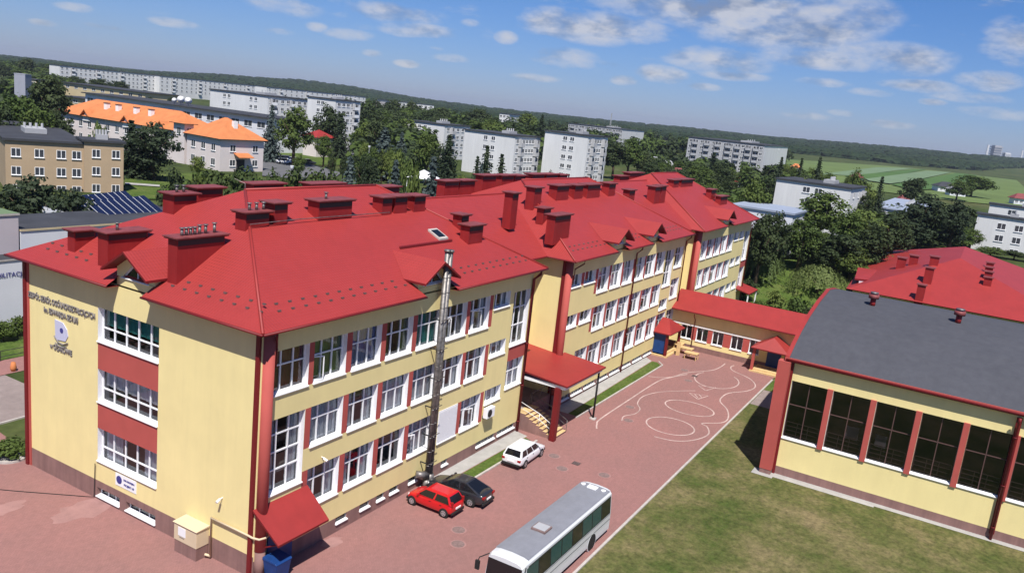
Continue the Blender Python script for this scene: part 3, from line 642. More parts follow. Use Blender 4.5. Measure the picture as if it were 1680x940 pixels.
L1 = linkroof(49.2, 69.2, 31.6, 18.12); L2 = linkroof(86.6, 105.1, 30.45, 18.72)
def dormer(axis_, c, hw, face, zw0=14.0, zl=14.95, zap=16.15, eave=None, back=33.1, low_back=None, win_hw=1.15):
    """small gable that interrupts the eave; axis_ 'x': looks to -Y, axis_ 'y': looks to -X"""
    def P(a, b, z): return (a, b, z) if axis_ == 'x' else (b, a, z)
    sl = (zap-zl)/hw; o = thing('dormer', None, None); o.parent = school
    e = eave
    m = MB(); t = .12
    for s_ in (-1, 1):
        a = [P(c, e, zap), P(c+s_*hw, e, zl), P(c+s_*hw, low_back, zl), P(c, back, zap)]
        if s_*(1 if axis_ == 'x' else -1) > 0: a = a[::-1]
        m.poly([(p[0], p[1], p[2]+.02) for p in a], 'roof'); q = [(p[0], p[1], p[2]-t) for p in a]; m.poly(q[::-1], 'darkred')
        b_ = [P(c, e, zap+.02), P(c+s_*hw, e, zl+.02), P(c+s_*hw, e, zl-t), P(c, e, zap-t)]; m.poly(b_, 'darkred')
        b_ = [P(c+s_*hw, e, zl+.02), P(c+s_*hw, low_back, zl+.02), P(c+s_*hw, low_back, zl-t), P(c+s_*hw, e, zl-t)]; m.poly(b_, 'darkred')
    m.build('dormer_roof', o)
    w = hw-.32; zt = lambda d: zap-t-.01-sl*abs(d); m = MB()
    ww = win_hw; wz = zw0+.62; wt = min(zt(0)-.22, wz+1.05); 
    # gable wall round a triangular window
    tri = [(c-ww, wz), (c+ww, wz), (c, wt)]; full = [(c-w, zw0), (c+w, zw0), (c+w, zt(w)), (c, zt(0)), (c-w, zt(w))]
    def Q(p): return P(p[0], face, p[1])
    for poly in ([full[0], full[1], tri[1], tri[0]], [full[1], full[2], tri[1]], [full[2], full[3], tri[2], tri[1]], [full[3], full[4], tri[0], tri[2]], [full[4], full[0], tri[0]]): m.poly([Q(p) for p in poly], 'yellow')
    for s_ in (-1, 1): m.poly([P(c+s_*w, face, zw0+.2), P(c+s_*w, low_back+.2, zw0+.2), P(c+s_*w, low_back+.2, zl-t), P(c+s_*w, face, zt(w))], 'yellow')
    m.build('gable_wall', o)
    d = .16; m = MB()
    for a, b in zip(tri, tri[1:]+tri[:1]):
        A = P(a[0], face, a[1]); B = P(b[0], face, b[1]); A2 = P(a[0], face+d, a[1]); B2 = P(b[0], face+d, b[1]); m.poly([A, B, B2, A2], 'reveal')
        Va, Vb = Vector(A2), Vector(B2); m.tube([Va, Vb], .05, 'white', 6)
    m.tube([P(c, face+d, wz), P(c, face+d, wt)], .045, 'white', 6)
    m.hexa([P(c-ww-.05, face-.08, wz-.06), P(c+ww+.05, face-.08, wz-.06), P(c+ww+.05, face+.1, wz-.03), P(c-ww-.05, face+.1, wz-.03), P(c-ww-.05, face-.08, wz-.02), P(c+ww+.05, face-.08, wz-.02), P(c+ww+.05, face+.1, wz+.01), P(c-ww-.05, face+.1, wz+.01)], 'sill')
    wo_ = m.build('dormer_window', o); 
    g = MB(); g.poly([P(p[0], face+d+.02, p[1]) for p in tri], 'carglass'); g.build('pane', o)
    return o
dormer('x', DA, 1.95, Y0+.0, eave=28.85, back=33.15, low_back=30.6)
dormer('x', DC1, 1.95, Y0, eave=28.85, back=33.15, low_back=30.6); dormer('x', DC2, 1.95, Y0, eave=28.85, back=33.15, low_back=30.6)
dormer('x', DD, 2.0, Y0, eave=28.85, back=33.0, low_back=30.55)
dormer('y', DE, 1.95, X0, eave=27.7, back=31.4, low_back=29.1, zap=16.3, zl=15.05)
# chimneys: (x0,y0,x1,y1, zbase, ztop, vents)
CH = [(28.95, 36.75, 32.1, 37.5, 14.3, 17.4, 'big'), (28.75, 42.4, 31.3, 43.3, 14.2, 16.75, 1), (29.1, 46.05, 30.4, 46.75, 14.4, 16.25, 0),
 (33.3, 42.7, 35.0, 43.7, 17.0, 18.75, 2), (33.3, 36.45, 35.1, 37.3, 17.2, 18.6, 3), (35.5, 36.5, 36.6, 37.4, 17.3, 19.05, 0),
 (39.35, 36.55, 42.5, 37.5, 17.3, 19.0, 1), (45.75, 36.6, 46.85, 37.5, 17.3, 19.0, 0), (47.15, 36.6, 48.6, 37.5, 17.3, 19.02, 0), (49.45, 36.6, 50.85, 37.5, 17.3, 18.98, 0),
 (52.2, 34.1, 53.2, 34.9, 16.0, 17.8, 0), (51.1, 32.6, 53.0, 33.4, 15.4, 17.3, 0), (60.8, 34.8, 61.8, 35.6, 16.0, 19.1, 0), (62.9, 31.6, 65.9, 32.4, 15.0, 17.55, 0), (65.6, 34.2, 67.0, 34.9, 16.2, 17.65, 0),
 (67.2, 36.2, 68.6, 37.1, 16.8, 19.2, 0), (72.3, 36.5, 74.9, 37.4, 17.2, 19.2, 0), (76.3, 36.5, 78.2, 37.4, 17.2, 19.15, 0), (79.2, 36.45, 82.4, 37.4, 17.2, 19.15, 0), (84.9, 36.5, 86.7, 37.4, 17.2, 19.15, 0),
 (89.3, 35.8, 91.0, 36.6, 16.6, 18.4, 0), (96.5, 35.4, 98.4, 36.4, 16.2, 18.65, 0), (98.7, 35.4, 100.4, 36.4, 16.2, 18.7, 0), (106.9, 36.8, 109.0, 37.6, 17.3, 19.1, 0), (110.0, 36.8, 115.0, 37.7, 17.3, 19.1, 0),
 (114.9, 33.9, 117.0, 34.7, 16.0, 18.0, 0), (115.5, 32.6, 118.9, 33.4, 15.3, 17.2, 0),
 (35.8, 43.6, 37.8, 44.5, 16.6, 18.95, 0), (40.4, 43.6, 43.2, 44.5, 17, 19.1, 0), (46.0, 43.6, 49.5, 44.5, 17, 18.98, 0), (54.3, 43.6, 56.6, 44.5, 16, 18.55, 0), (63.4, 43.6, 65.7, 44.5, 15.5, 18.85, 0), (65.85, 43.6, 68.5, 44.5, 16, 18.85, 0),
 (69.9, 43.6, 72.4, 44.5, 17, 19.3, 0), (73.6, 43.6, 76, 44.5, 17, 19.25, 0), (76.2, 43.6, 78.5, 44.5, 17, 19.2, 0), (80.1, 43.6, 82.8, 44.5, 17, 19.28, 0), (83.2, 43.6, 86.1, 44.5, 17, 19.25, 0), (86.5, 43.6, 88.6, 44.5, 17, 19.15, 0),
 (104.6, 43.6, 107.5, 44.5, 17, 18.75, 0), (107.8, 43.6, 113.0, 44.5, 17, 19.15, 0)]
for (x0, y0, x1, y1, z0, z1, v) in CH:
    m = MB(); m.box(x0, y0, z0, x1, y1, z1, 'chimney'); m.box(x0+.05, y0-.012, z1-.42, x1-.05, y0, z1-.12, 'darkmetal'); o = m.build('chimney', school)
    c = MB(); c.box(x0-.22, y0-.22, z1, x1+.22, y1+.22, z1+.07, 'chimcap', top='chimcap'); c.box(x0-.16, y0-.16, z1-.08, x1+.16, y1+.16, z1-.001, 'darkred'); c.build('cap', o)
    f = MB(); 
    if v == 'big': pos = [(x0+.55+.28*k, y0+.35, .42) for k in range(4)] + [(x0+1.75, y0+.4, .5), (x0+2.15, y0+.4, .5), (x0+2.75, y0+.4, .55)]
    elif v: pos = [(x0+(x1-x0)*(.35+.3*k), (y0+y1)/2, .42) for k in range(v)]
    else: pos = []
    for (px, py, hh) in pos:
        f = MB(); f.tube([(px, py, z1+.06), (px, py, z1+hh)], .085, 'steel', 10); f.tube([(px, py, z1+hh+.04), (px, py, z1+hh+.08)], .15, 'steel', 10); f.build('vent_pipe', o, True)
# skylight, ledge, roof hatch on block A
def roofz(y, yf=YF): return ZE+SL*(y-yf)
m = MB()
def onroof(x0, x1, y0, y1, h, mt, m, lift=.0): m.hexa([(x0,y0,roofz(y0)+lift),(x1,y0,roofz(y0)+lift),(x1,y1,roofz(y1)+lift),(x0,y1,roofz(y1)+lift),(x0,y0,roofz(y0)+h),(x1,y0,roofz(y0)+h),(x1,y1,roofz(y1)+h),(x0,y1,roofz(y1)+h)], mt)
onroof(48.5, 49.6, 33.4, 34.5, .14, 'kerb', m); onroof(48.64, 49.46, 33.56, 34.34, .16, 'carglass', m, .13); m.build('skylight', roofA)
m = MB(); onroof(43.6, 49.7, 33.1, 33.2, .16, 'darkred', m); m.build('snow_fence', roofA)
m = MB(); onroof(112.2, 113.0, 34.6, 35.4, .12, 'steel', m); onroof(112.32, 112.88, 34.72, 35.28, .14, 'carglass', m, .11); m.build('skylight', roofD)
m = MB(); m.tube([(36.3, 39.9, 19.3), (36.3, 39.9, 19.75)], .03, 'steel', 6); m.tube([(36.3, 39.9, 19.75), (35.9, 40.4, 20.0)], .015, 'steel', 6); m.build('lightning_rod', roofA)
m = MB(); m.tube([(33.5, 36.3, 17.95), (37.5, 36.45, 18.0), (46.5, 36.5, 17.95)], .03, 'steel', 5); m.build('lightning_wire', roofA)
# snow guards: small loops in two staggered rows
sg = MB(); sg.hexa([(-.09,-.05,0),(.09,-.05,0),(.09,.06,.03),(-.09,.06,.03),(-.09,-.05,.10),(.09,-.05,.10),(.09,.06,.08),(-.09,.06,.08)], 'steel'); sgm = sg.mesh('snow_guard')
cnt = 0; rest = MB(); rest2 = MB()
def guard(x, y, z, rz, par):
    global cnt
    inst(sgm, 'snow_guard', par, (x, y, z), rz); cnt += 1
for k in range(29):
    x = 29.9+.95*k
    for dy, dx in ((1.15, 0), (1.65, .25)):
        if x+dx < 56.3 and not (40.5 < x+dx < 45.2): guard(x+dx, YF+dy, roofz(YF+dy), 0, roofA)
se = (19.35-ZE)/(36.3-27.75)
for k in range(22):
    y = 30.2+.95*k
    for dx_, dy in ((1.05, 0), (1.5, .25)):
        if y < 48.9 and not (37 < y < 43.6): guard(27.75+dx_, y+dy, ZE+se*dx_, -PI/2, roofA)
for k in range(32):
    x = 63.9+.95*k
    for dy, dx in ((1.15, 0), (1.65, .25)):
        if x+dx < 92.6 and not (70.6 < x+dx < 75.4) and not (79.6 < x+dx < 84.4): q = MB(); rest.hexa([(x+dx-.09, YF+dy-.05, roofz(YF+dy)), (x+dx+.09, YF+dy-.05, roofz(YF+dy)), (x+dx+.09, YF+dy+.06, roofz(YF+dy)+.03), (x+dx-.09, YF+dy+.06, roofz(YF+dy)+.03), (x+dx-.09, YF+dy-.05, roofz(YF+dy)+.09), (x+dx+.09, YF+dy-.05, roofz(YF+dy)+.09), (x+dx+.09, YF+dy+.06, roofz(YF+dy)+.08), (x+dx-.09, YF+dy+.06, roofz(YF+dy)+.08)], 'steel')
tag(rest.build('snow_guards', school), kind='stuff')

# ---- entrance canopies, stairs
def slopecanopy(name, pts, th, par, mt='roofplain'):
    m = MB(); q = [(p[0], p[1], p[2]-th) for p in pts]; m.hexa(q+list(pts), 'darkred', top=mt); return m.build(name, par)
can = thing('entrance_canopy', None, None); can.parent = school; can.name = 'entrance_canopy'
slopecanopy('canopy_roof', [(56.45, 25.6, 5.35), (63.9, 25.6, 5.35), (63.9, 33.0, 5.95), (56.45, 33.0, 5.95)], .13, can)
m = MB(); m.box(56.6, 25.8, 4.95, 63.7, 32.9, 5.2, 'white'); m.build('canopy_ceiling', can)
m = MB(); m.box(55.95+.5, 26.2, gz(56), 56.4+.5, 26.65, 5.0, 'darkred'); m.build('post', can); m = MB(); m.tube([(63.5, 26.0, gz(62)), (63.5, 26.0, 5.0)], .09, 'blackplastic', 10); m.box(63.25, 25.75, gz(62)-.1, 63.75, 26.25, gz(62)+.14, 'kerb'); m.build('post', can, True)
st = thing('entrance_steps', None, None); st.parent = school
m = MB(); n = 9; zt = 1.98; gb = gz(57)
for k in range(n):
    y = 26.4+k*.34; m.box(56.75, y, gb-.2, 59.1, y+.34 if k < n-1 else 29.995, gb+(zt-gb)*(k+1)/n, 'plinth', top='step'); m.box(56.76, y-.025, gb+(zt-gb)*(k+1)/n-.045, 59.09, y-.002, gb+(zt-gb)*(k+1)/n-.004, 'plinth')
m.box(56.75, 30.0, gb-.2, 62.8, 32.95, zt, 'plinth', top='greypave'); m.build('flight', st)
def railing(pts, h=.95, par=None, name='handrail', mt='steel', r=.03):
    m = MB(); T = [(p[0], p[1], p[2]+h) for p in pts]; m.tube(T, r, mt, 8); m.tube([(p[0], p[1], p[2]+h*.5) for p in pts], r*.7, mt, 6)
    for p in pts: m.tube([p, (p[0], p[1], p[2]+h)], r*.9, mt, 6)
    return m.build(name, par, True)
railing([(56.85, 26.4, gb+.1), (56.85, 27.9, gb+.85), (56.85, 29.9, zt)], par=st, mt='white'); railing([(59.05, 26.4, gb+.1), (59.05, 27.9, gb+.85), (59.05, 29.9, zt)], par=st)
railing([(59.1, 30.02, zt), (61, 30.02, zt), (62.7, 30.02, zt)], par=st)
m = MB(); m.box(59.4, 32.85, 1.98, 61.4, 32.96, 4.3, 'blue'); [m.box(59.55+.95*k, 32.83, 2.3, 60.3+.95*k, 32.849, 4.1, 'glass') for k in range(2)]; m.build('door', school)
# canopy at the near corner
can2 = thing('side_canopy', None, None); can2.parent = school
slopecanopy('canopy_roof', [(28.5, 27.9, 2.95), (32.25, 27.9, 2.95), (32.25, 29.62, 4.42), (28.3, 29.62, 4.42)], .12, can2)
m = MB(); m.box(28.8, 28.1, 2.7, 32.1, 28.22, 2.82, 'darkred'); [m.tube([(x, 28.16, 2.75), (x, 29.6, 2.0)], .04, 'darkred', 6) for x in (28.9, 32.0)]; m.build('canopy_frame', can2)
m = MB(); m.box(29.4, 29.52, .45, 31.2, 29.63, 2.75, 'blue'); m.build('door', school)
m = MB(); m.box(29.0, 29.5, 5.0-.32, 29.1, 29.6, 5, 'white'); 
bin_ = thing('waste_container', 'blue waste container standing under the small red corner canopy', 'container', (29.35, 28.75, .42))
m = MB(); m.hexa([(-.45,-.4,.12),(.45,-.4,.12),(.45,.4,.12),(-.45,.4,.12),(-.55,-.5,1.1),(.55,-.5,1.1),(.55,.5,1.1),(-.55,.5,1.1)], 'blue'); bevel(m.build('bin_body', bin_), .03)
m = MB(); m.hexa([(-.58,-.53,1.1),(.58,-.53,1.1),(.58,.53,1.1),(-.58,.53,1.1),(-.56,-.4,1.2),(.56,-.4,1.2),(.56,.53,1.26),(-.56,.53,1.26)], 'blue'); bevel(m.build('lid', bin_), .02)
for (x, y) in ((-.35, -.3), (.35, -.3), (-.35, .3), (.35, .3)): m = MB(); m.tube([(x-.03, y, .09), (x+.03, y, .09)], .09, 'rubber', 12); m.build('wheel', bin_)
# D end canopy
can3 = thing('far_canopy', None, None); can3.parent = school
slopecanopy('canopy_roof', [(120.3, 27.6, 3.5), (125.4, 27.6, 3.5), (125.4, 30.4, 4.1), (120.3, 30.4, 4.1)], .14, can3)
for x in (120.5, 125.2): m = MB(); m.box(x-.08, 27.7, .5, x+.08, 27.86, 3.35, 'white'); m.build('post', can3)
# courtyard-corner canopy on block C (blue glazed porch)
def porch(cx, cy, w, d, rot, par, zb):
    t = thing('porch', None, None, (cx, cy, 0), rot); t.parent = par; t.rotation_euler.z = rot
    h = 2.75; z0 = zb
    m = MB(); a, b = w/2, d/2; e = .35; zt_ = z0+h; ap = zt_+1.25
    c_ = [(-a-e, -b-e, zt_), (a+e, -b-e, zt_), (a+e, b, zt_), (-a-e, b, zt_)]; r1, r2 = (0, -b+.9, ap), (0, b, ap)
    m.poly([c_[0], c_[1], r1], 'roofplain'); m.poly([c_[1], c_[2], r2, r1], 'roofplain'); m.poly([c_[3], c_[0], r1, r2], 'roofplain'); m.poly([(p[0], p[1], p[2]-.12) for p in c_][::-1], 'darkred')
    for p, q in zip(c_, c_[1:]+c_[:1]): m.poly([p, q, (q[0], q[1], q[2]-.12), (p[0], p[1], p[2]-.12)], 'darkred')
    m.build('porch_roof', t)
    for s_ in (-1, 1): m = MB(); m.box(s_*a-.14, -b-.14+.1, z0-.1, s_*a+.14, -b+.24, zt_-.12, 'redpaint' if par is not school else 'darkred'); m.build('post', t)
    m = MB(); m.box(-.75, b-.08, z0+.3, .75, b-.02, z0+2.45, 'blue'); m.build('door', t)
    m = MB(); m.box(-a-.2, -b-.2, z0-.2, a+.2, b, z0+.16, 'step'); m.box(-a+.1, -b+.15, z0-.2, a-.1, b, z0+.30, 'step'); m.build('doorstep', t)
    return t
pc = porch(89.1, 28.8, 4.2, 1.7, 0, school, gz(88)); m = MB(); m.box(-2.0, -.6, gz(88), -1.9, .8, 3.3, 'blue'); m.build('side_screen', pc)

# flue on the courtyard facade
fl = thing('steel_flue', 'tall twin stainless steel flue running up the courtyard facade past the dormer', 'flue')
for k, x in enumerate((43.34, 43.7)):
    m = MB(); m.tube([(x, 29.14, .9+.35*k), (x, 29.14, 16.75-.05*k)], .17, 'steel', 16); m.tube([(x, 29.14, 16.7-.05*k), (x, 29.14, 16.85-.05*k)], .23, 'steel', 16); f = m.build('flue_pipe', fl, True)
    for z in rng(2.0, 16, 1.0): r_ = MB(); r_.tube([(x, 29.14, z), (x, 29.14, z+.05)], .185, 'steel', 16); r_.build('clamp_band', f, True)
m = MB(); 
for z in rng(2.2, 14, 2.0): m.box(43.05, 29.1, z, 43.12, 29.63, z+.06, 'darkmetal'); m.box(43.95, 29.1, z, 44.0, 29.63, z+.06, 'darkmetal'); m.box(43.05, 28.9, z, 44.0, 28.93, z+.05, 'steel')
m.build('bracket', fl)
m = MB(); m.tube([(42.5, 29.5, 1.55), (42.75, 29.2, 1.5), (43.3, 29.14, 1.35)], .24, 'steel', 14); m.tube([(43.3, 29.14, gz(43)), (43.3, 29.14, 1.0)], .27, 'steel', 14); m.tube([(43.72, 29.14, gz(43)), (43.72, 29.14, 1.3)], .24, 'steel', 14); m.build('flue_base', fl, True)
# air conditioner
ac = thing('air_conditioner', 'white air-conditioning unit hanging on the courtyard facade above the path', 'air conditioner', (51.1, 29.3, 3.28))
m = MB(); m.box(-.55, -.18, 0, .55, .2, .78, 'sill'); bevel(m.build('casing', ac), .03)
m = MB(); m.tube([(.0-.18, -.185, .39), (-.18, -.20, .39)], .3, 'blackplastic', 20); m.build('fan_grille', ac); m = MB(); m.box(-.4, .2, -.12, -.34, .33, .1, 'darkmetal'); m.box(.34, .2, -.12, .4, .33, .1, 'darkmetal'); m.build('bracket', ac)
# cameras on the walls
def cctv(x, y, z, dx, dy, label):
    t = thing('security_camera', label, 'camera', (x, y, z)); m = MB(); m.tube([(0, 0, 0), (dx*.22, dy*.22, 0)], .03, 'white', 8); m.build('arm', t); m = MB(); m.tube([(dx*.18-.02, dy*.18, -.03), (dx*.42, dy*.42-.02, -.12)], .075, 'white', 10); m.build('camera_body', t)
cctv(X0, 32.1, 4.2, -1, 0, 'white security camera on the end wall near the corner column'); cctv(33.3, Y0, 5.75, 0, -1, 'white security camera above the first ground-floor window of the courtyard facade')
# gas cabinet and pipe on the end wall
gb_ = thing('gas_cabinet', 'beige gas meter cabinet on a brown base against the yellow end wall', 'utility cabinet', (28.05, 33.95, gz(28)))
m = MB(); m.box(-.37, -.87, -.05, .42, .87, .75, 'plinth'); m.build('base', gb_); M['beige'] = mat('beige_enamel', (.62, .50, .34), .7, 1, .05)
m = MB(); m.box(-.40, -.9, .75, .44, .9, 1.75, 'beige'); m.hexa([(-.46,-.96,1.75),(.44,-.96,1.75),(.44,.96,1.75),(-.46,.96,1.75),(-.46,-.96,1.79),(.44,-.96,1.86),(.44,.96,1.86),(-.46,.96,1.79)], 'beige'); bevel(m.build('cabinet', gb_), .015)
m = MB(); m.box(-.415, -.05, 1.1, -.401, .55, 1.6, 'white'); m.box(-.418, .05, 1.0, -.402, .45, 1.04, 'text'); m.build('notice', gb_)
m = MB(); m.tube([(28.35, 32.75, gz(28)+.1), (28.35, 32.75, 2.85), (28.35, 29.9, 2.85), (28.32, 29.6, 2.85), (28.42, 29.2, 2.85), (28.75, 29.08, 2.85), (29.1, 29.2, 2.85)], .06, 'beige', 8); m.tube([(28.2, 33.0, gz(28)+.25), (28.35, 32.75, gz(28)+.18)], .075, 'beige', 8)
tag(m.build('gas_pipe', smooth=True), 'beige gas pipe rising beside the cabinet and bending round the corner column', 'pipe')
# lettering
def text(body, size, loc, mt, name, parent, depth=.03, rz=-PI/2, label=None, sx=1):
    cu = bpy.data.curves.new(name, 'FONT'); cu.body = body; cu.size = size; cu.extrude = depth; cu.align_x = 'CENTER'; cu.offset = .008
    o = bpy.data.objects.new(name, cu); COL.objects.link(o); bpy.context.view_layer.update()
    me = bpy.data.meshes.new_from_object(o.evaluated_get(bpy.context.evaluated_depsgraph_get())); bpy.data.objects.remove(o); me.materials.clear(); me.materials.append(M[mt])
    o = bpy.data.objects.new(name, me); COL.objects.link(o); o.parent = parent; o.location = loc; o.rotation_euler = (PI/2, 0, rz); o.scale = (sx, 1, 1); return o
sg_ = thing('wall_lettering', 'raised dark letters naming the school around its emblem, high on the end wall', 'lettering')
text('ZESPÓŁ SZKÓŁ OGÓLNOKSZTAŁCĄCYCH', .47, (X0-.04, 46.45, 11.62), 'text', 'letters', sg_, sx=.74)
text('im. EDWARDA SZYLKI', .47, (X0-.04, 46.45, 11.0), 'text', 'letters', sg_, sx=.74); text('w OŻAROWIE', .47, (X0-.04, 46.45, 8.85), 'text', 'letters', sg_, sx=.74)
m = MB(); M['emblem'] = mat('emblem_grey', (.52, .52, .66), .6, 0)
em = [(47.05, 10.75), (46.25, 10.7), (45.85, 10.35), (45.75, 9.95), (46.0, 9.6), (46.6, 9.45), (47.0, 9.5)]
m.hexa([(X0-.05, y, z) for y, z in (em[0], em[1], em[4], em[6])]+[(X0-.001, y, z) for y, z in (em[0], em[1], em[4], em[6])], 'emblem'); m.hexa([(X0-.045, y, z) for y, z in (em[1], em[2], em[3], em[4])]+[(X0-.001, y, z) for y, z in (em[1], em[2], em[3], em[4])], 'emblem'); m.build('emblem', sg_)
m = MB(); m.tube([(X0-.07, 46.35, 10.2), (X0-.05, 46.35, 10.2)], .16, 'navy', 14); m.tube([(X0-.06, 47.1, 9.7), (X0-.06, 46.7, 9.4), (X0-.06, 46.2, 9.35), (X0-.06, 45.75, 9.55)], .04, 'text', 6); m.tube([(X0-.06, 47.0, 9.3), (X0-.06, 46.6, 9.15), (X0-.06, 46.1, 9.18), (X0-.06, 45.9, 9.3)], .035, 'text', 6); m.build('emblem_detail', sg_)
sn = thing('wall_sign', 'small white sign with a round blue symbol below the lowest end-wall window', 'sign')
m = MB(); m.box(X0-.03, 39.25, 1.95, X0-.001, 41.15, 2.72, 'sill'); m.build('board', sn); m = MB(); m.tube([(X0-.045, 40.8, 2.35), (X0-.031, 40.8, 2.35)], .25, 'navy', 20); m.build('symbol', sn)
text('UNIA EUROPEJSKA', .15, (X0-.035, 39.9, 2.42), 'navy', 'letters', sn, .004, sx=.8); text('PROJEKT UE', .17, (X0-.035, 39.9, 2.12), 'navy', 'letters', sn, .004)
# cable over the pavement and a planter by the far corner
m = MB(); m.tube([(28.4, 43.0, 2.7), (28.4, 43.1, .5), (28.0, 43.9, gz(28)+.02), (26, 47, gz(28)+.02), (23, 52, gz(28)+.02), (20, 56, .42)], .025, 'blackplastic', 5); tag(m.build('cable'), 'thin black cable lying across the red pavement to the end wall', 'cable')

# ------------------------------------------------------------------ corridor between school and gymnasium
cor = thing('connecting_corridor', 'single-storey yellow corridor with a red pitched roof joining school and gymnasium', 'corridor building')
XC = 92.6; CY0, CY1 = 11.0, Y0
m = MB(); cw = []
for (a, b) in ((27.05, 28.4), (25.15, 26.5), (23.3, 24.6), (21.05, 22.4), (19.1, 20.3)): cw.append((CY1-b, 2.0, CY1-a, 3.6))
facade(m, (XC, CY1), (0, -1), CY1-CY0, 0, 5.5, cw, [(cw[k][2], 2.0, cw[k+1][0], 3.6) for k in range(4)], plz=1.38)
m.poly([(XC, CY1, 0), (XC+6, CY1, 0), (XC+6, CY1, 5.5), (XC, CY1, 5.5)], 'yellow'); m.poly([(XC+6, CY0, 0), (XC+6, CY1, 0), (XC+6, CY1, 5.5), (XC+6, CY0, 5.5)], 'yellow'); m.build('wall', cor)
m = MB(); m.box(XC+1.6, CY0, 0, XC+1.8, CY1, 5.4, 'core'); m.build('inner_wall', cor)
for (a, c, b, d) in cw: window(cor, (XC, CY1-a, c), -PI/2, b-a, d-c, 2, (), None, dep=.2)
m = MB(); m.box(XC-.05, 18.6, 3.62, XC-.001, CY1-.1, 3.78, 'sill'); m.build('string_course', cor)
m = MB(); e0, e1, zr = 5.45, 5.45, 7.15; xa, xb, xr = XC-.75, XC+6.75, XC+3
m.poly([(xa, CY1+.4, e0), (xr, CY1+.4, zr), (xr, CY0, zr), (xa, CY0, e0)], 'roofplain'); m.poly([(xb, CY1+.4, e0), (xr, CY1+.4, zr), (xr, CY0, zr), (xb, CY0, e0)], 'roofplain'); m.poly([(xa, CY0, e0-.15), (xb, CY0, e0-.15), (xb, CY1, e0-.15), (xa, CY1, e0-.15)], 'darkred')
m.box(xa, CY0, e0-.15, xa+.06, CY1+.4, e0-.004, 'darkred'); m.tube([(xa-.06, CY0, e0-.07), (xa-.06, CY1-.4, e0-.07)], .07, 'darkred', 8); m.build('roof', cor)
downpipe(XC-.08, 26.85, 5.2, 1.0, .05, cor, out=(-.6, 0))
porch(91.3, 17.4, 3.4, 2.5, -PI/2, cor, gz(90))
# benches / tables stacked by the corridor
def table(x, y, rz, label, tilt=0):
    t = thing('wooden_table', label, 'table', (x, y, gz(x)), rz, 'wooden furniture left by the corridor'); m = MB(); m.box(-.75, -.5, .70, .75, .5, .76, 'wood'); m.build('table_top', t)
    for a in (-.65, .65):
        for b in (-.42, .42): m = MB(); m.box(a-.04, b-.04, 0, a+.04, b+.04, .70, 'wood'); m.build('leg', t)
    m = MB(); m.box(-.69, -.46, .58, .69, -.42, .69, 'wood'); m.box(-.69, .42, .58, .69, .46, .69, 'wood'); m.build('apron', t); return t
table(88.9, 25.6, PI/2, 'pale wooden table standing in the sun in front of the corridor wall'); table(90.4, 26.7, PI/2, 'pale wooden table pushed against the corridor wall beside the downpipe')
table(91.5, 28.0, 0.1, 'wooden table half in the shade beside the corner porch')
t = thing('wooden_bench', 'upended wooden bench leaning in the corridor corner', 'bench', (89.2, 27.3, gz(89)), .3, 'wooden furniture left by the corridor'); m = MB(); m.box(-.2, -.22, 0, -.14, .22, 1.6, 'wood'); m.build('seat', t); m = MB(); m.box(-.139, -.2, .12, .25, .2, .17, 'wood'); m.build('leg', t); m = MB(); m.box(-.139, -.2, 1.4, .25, .2, 1.45, 'wood'); m.build('leg', t)

# ------------------------------------------------------------------ gymnasium
gym = thing('gymnasium', 'yellow gymnasium with a curved dark grey roof and large dark windows beside the lawn', 'gymnasium')
GX, GY = 63.6, 11.0; GYE = -26.0; GZ = 9.75
gw = []; y = 10.32
for k in range(12): gw.append((GY-y, 3.62, GY-y+2.62, 8.22)); y -= 3.03
m = MB(); facade(m, (GX, GY), (0, -1), GY-GYE, 0, GZ+.1, gw, [], plz=1.25)
prof = [(63.25, 10.02), (64.6, 10.72), (66.3, 11.42), (69, 12.22), (72.7, 12.92), (77, 13.4), (81.3, 12.92), (85, 12.22), (88, 11.3), (90.3, 10.02)]
side = [(63.6, 0), (89.6, 0), (89.6, 9.7)] + [(a, b-.15) for a, b in prof[::-1][1:-1]] + [(63.6, 9.95)]
m.poly([(a, GY, b) for a, b in side], 'yellow'); m.poly([(89.6, GY, 0), (89.6, GYE, 0), (89.6, GYE, 9.7), (89.6, GY, 9.7)], 'yellow'); m.poly([(a, GYE, b) for a, b in side[::-1]], 'yellow'); m.build('wall', gym)
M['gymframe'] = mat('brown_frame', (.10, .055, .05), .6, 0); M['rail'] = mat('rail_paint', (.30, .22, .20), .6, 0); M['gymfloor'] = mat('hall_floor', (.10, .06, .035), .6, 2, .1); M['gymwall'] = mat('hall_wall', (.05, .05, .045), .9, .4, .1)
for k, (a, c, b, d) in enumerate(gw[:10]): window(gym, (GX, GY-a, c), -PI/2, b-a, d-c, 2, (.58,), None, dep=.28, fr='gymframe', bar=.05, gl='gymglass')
for k in range(11):
    yy = GY-gw[k][2]; m = MB(); m.box(GX-.14, yy-.40, 3.5, GX-.001, yy-.01, 8.26, 'redpaint'); m.build('pilaster', gym)
for k in range(10):
    yy = GY-gw[k][0]; m = MB(); [m.tube([(GX+.42, yy-.1, 3.85+.33*j), (GX+.42, yy-2.5, 3.85+.33*j)], .035, 'rail', 6) for j in range(4)]; [m.tube([(GX+.42, yy-.1-.8*j, 3.5), (GX+.42, yy-.1-.8*j, 4.85)], .03, 'rail', 6) for j in range(4)]; m.build('inner_railing', gym)
m = MB(); m.box(GX+.45, GYE+.1, 1.2, 89, GY-.1, 1.3, 'gymfloor'); m.box(GX+.5, GYE+.2, 3.3, GX+1.6, GY-.2, 3.45, 'gymfloor'); m.build('floor', gym)
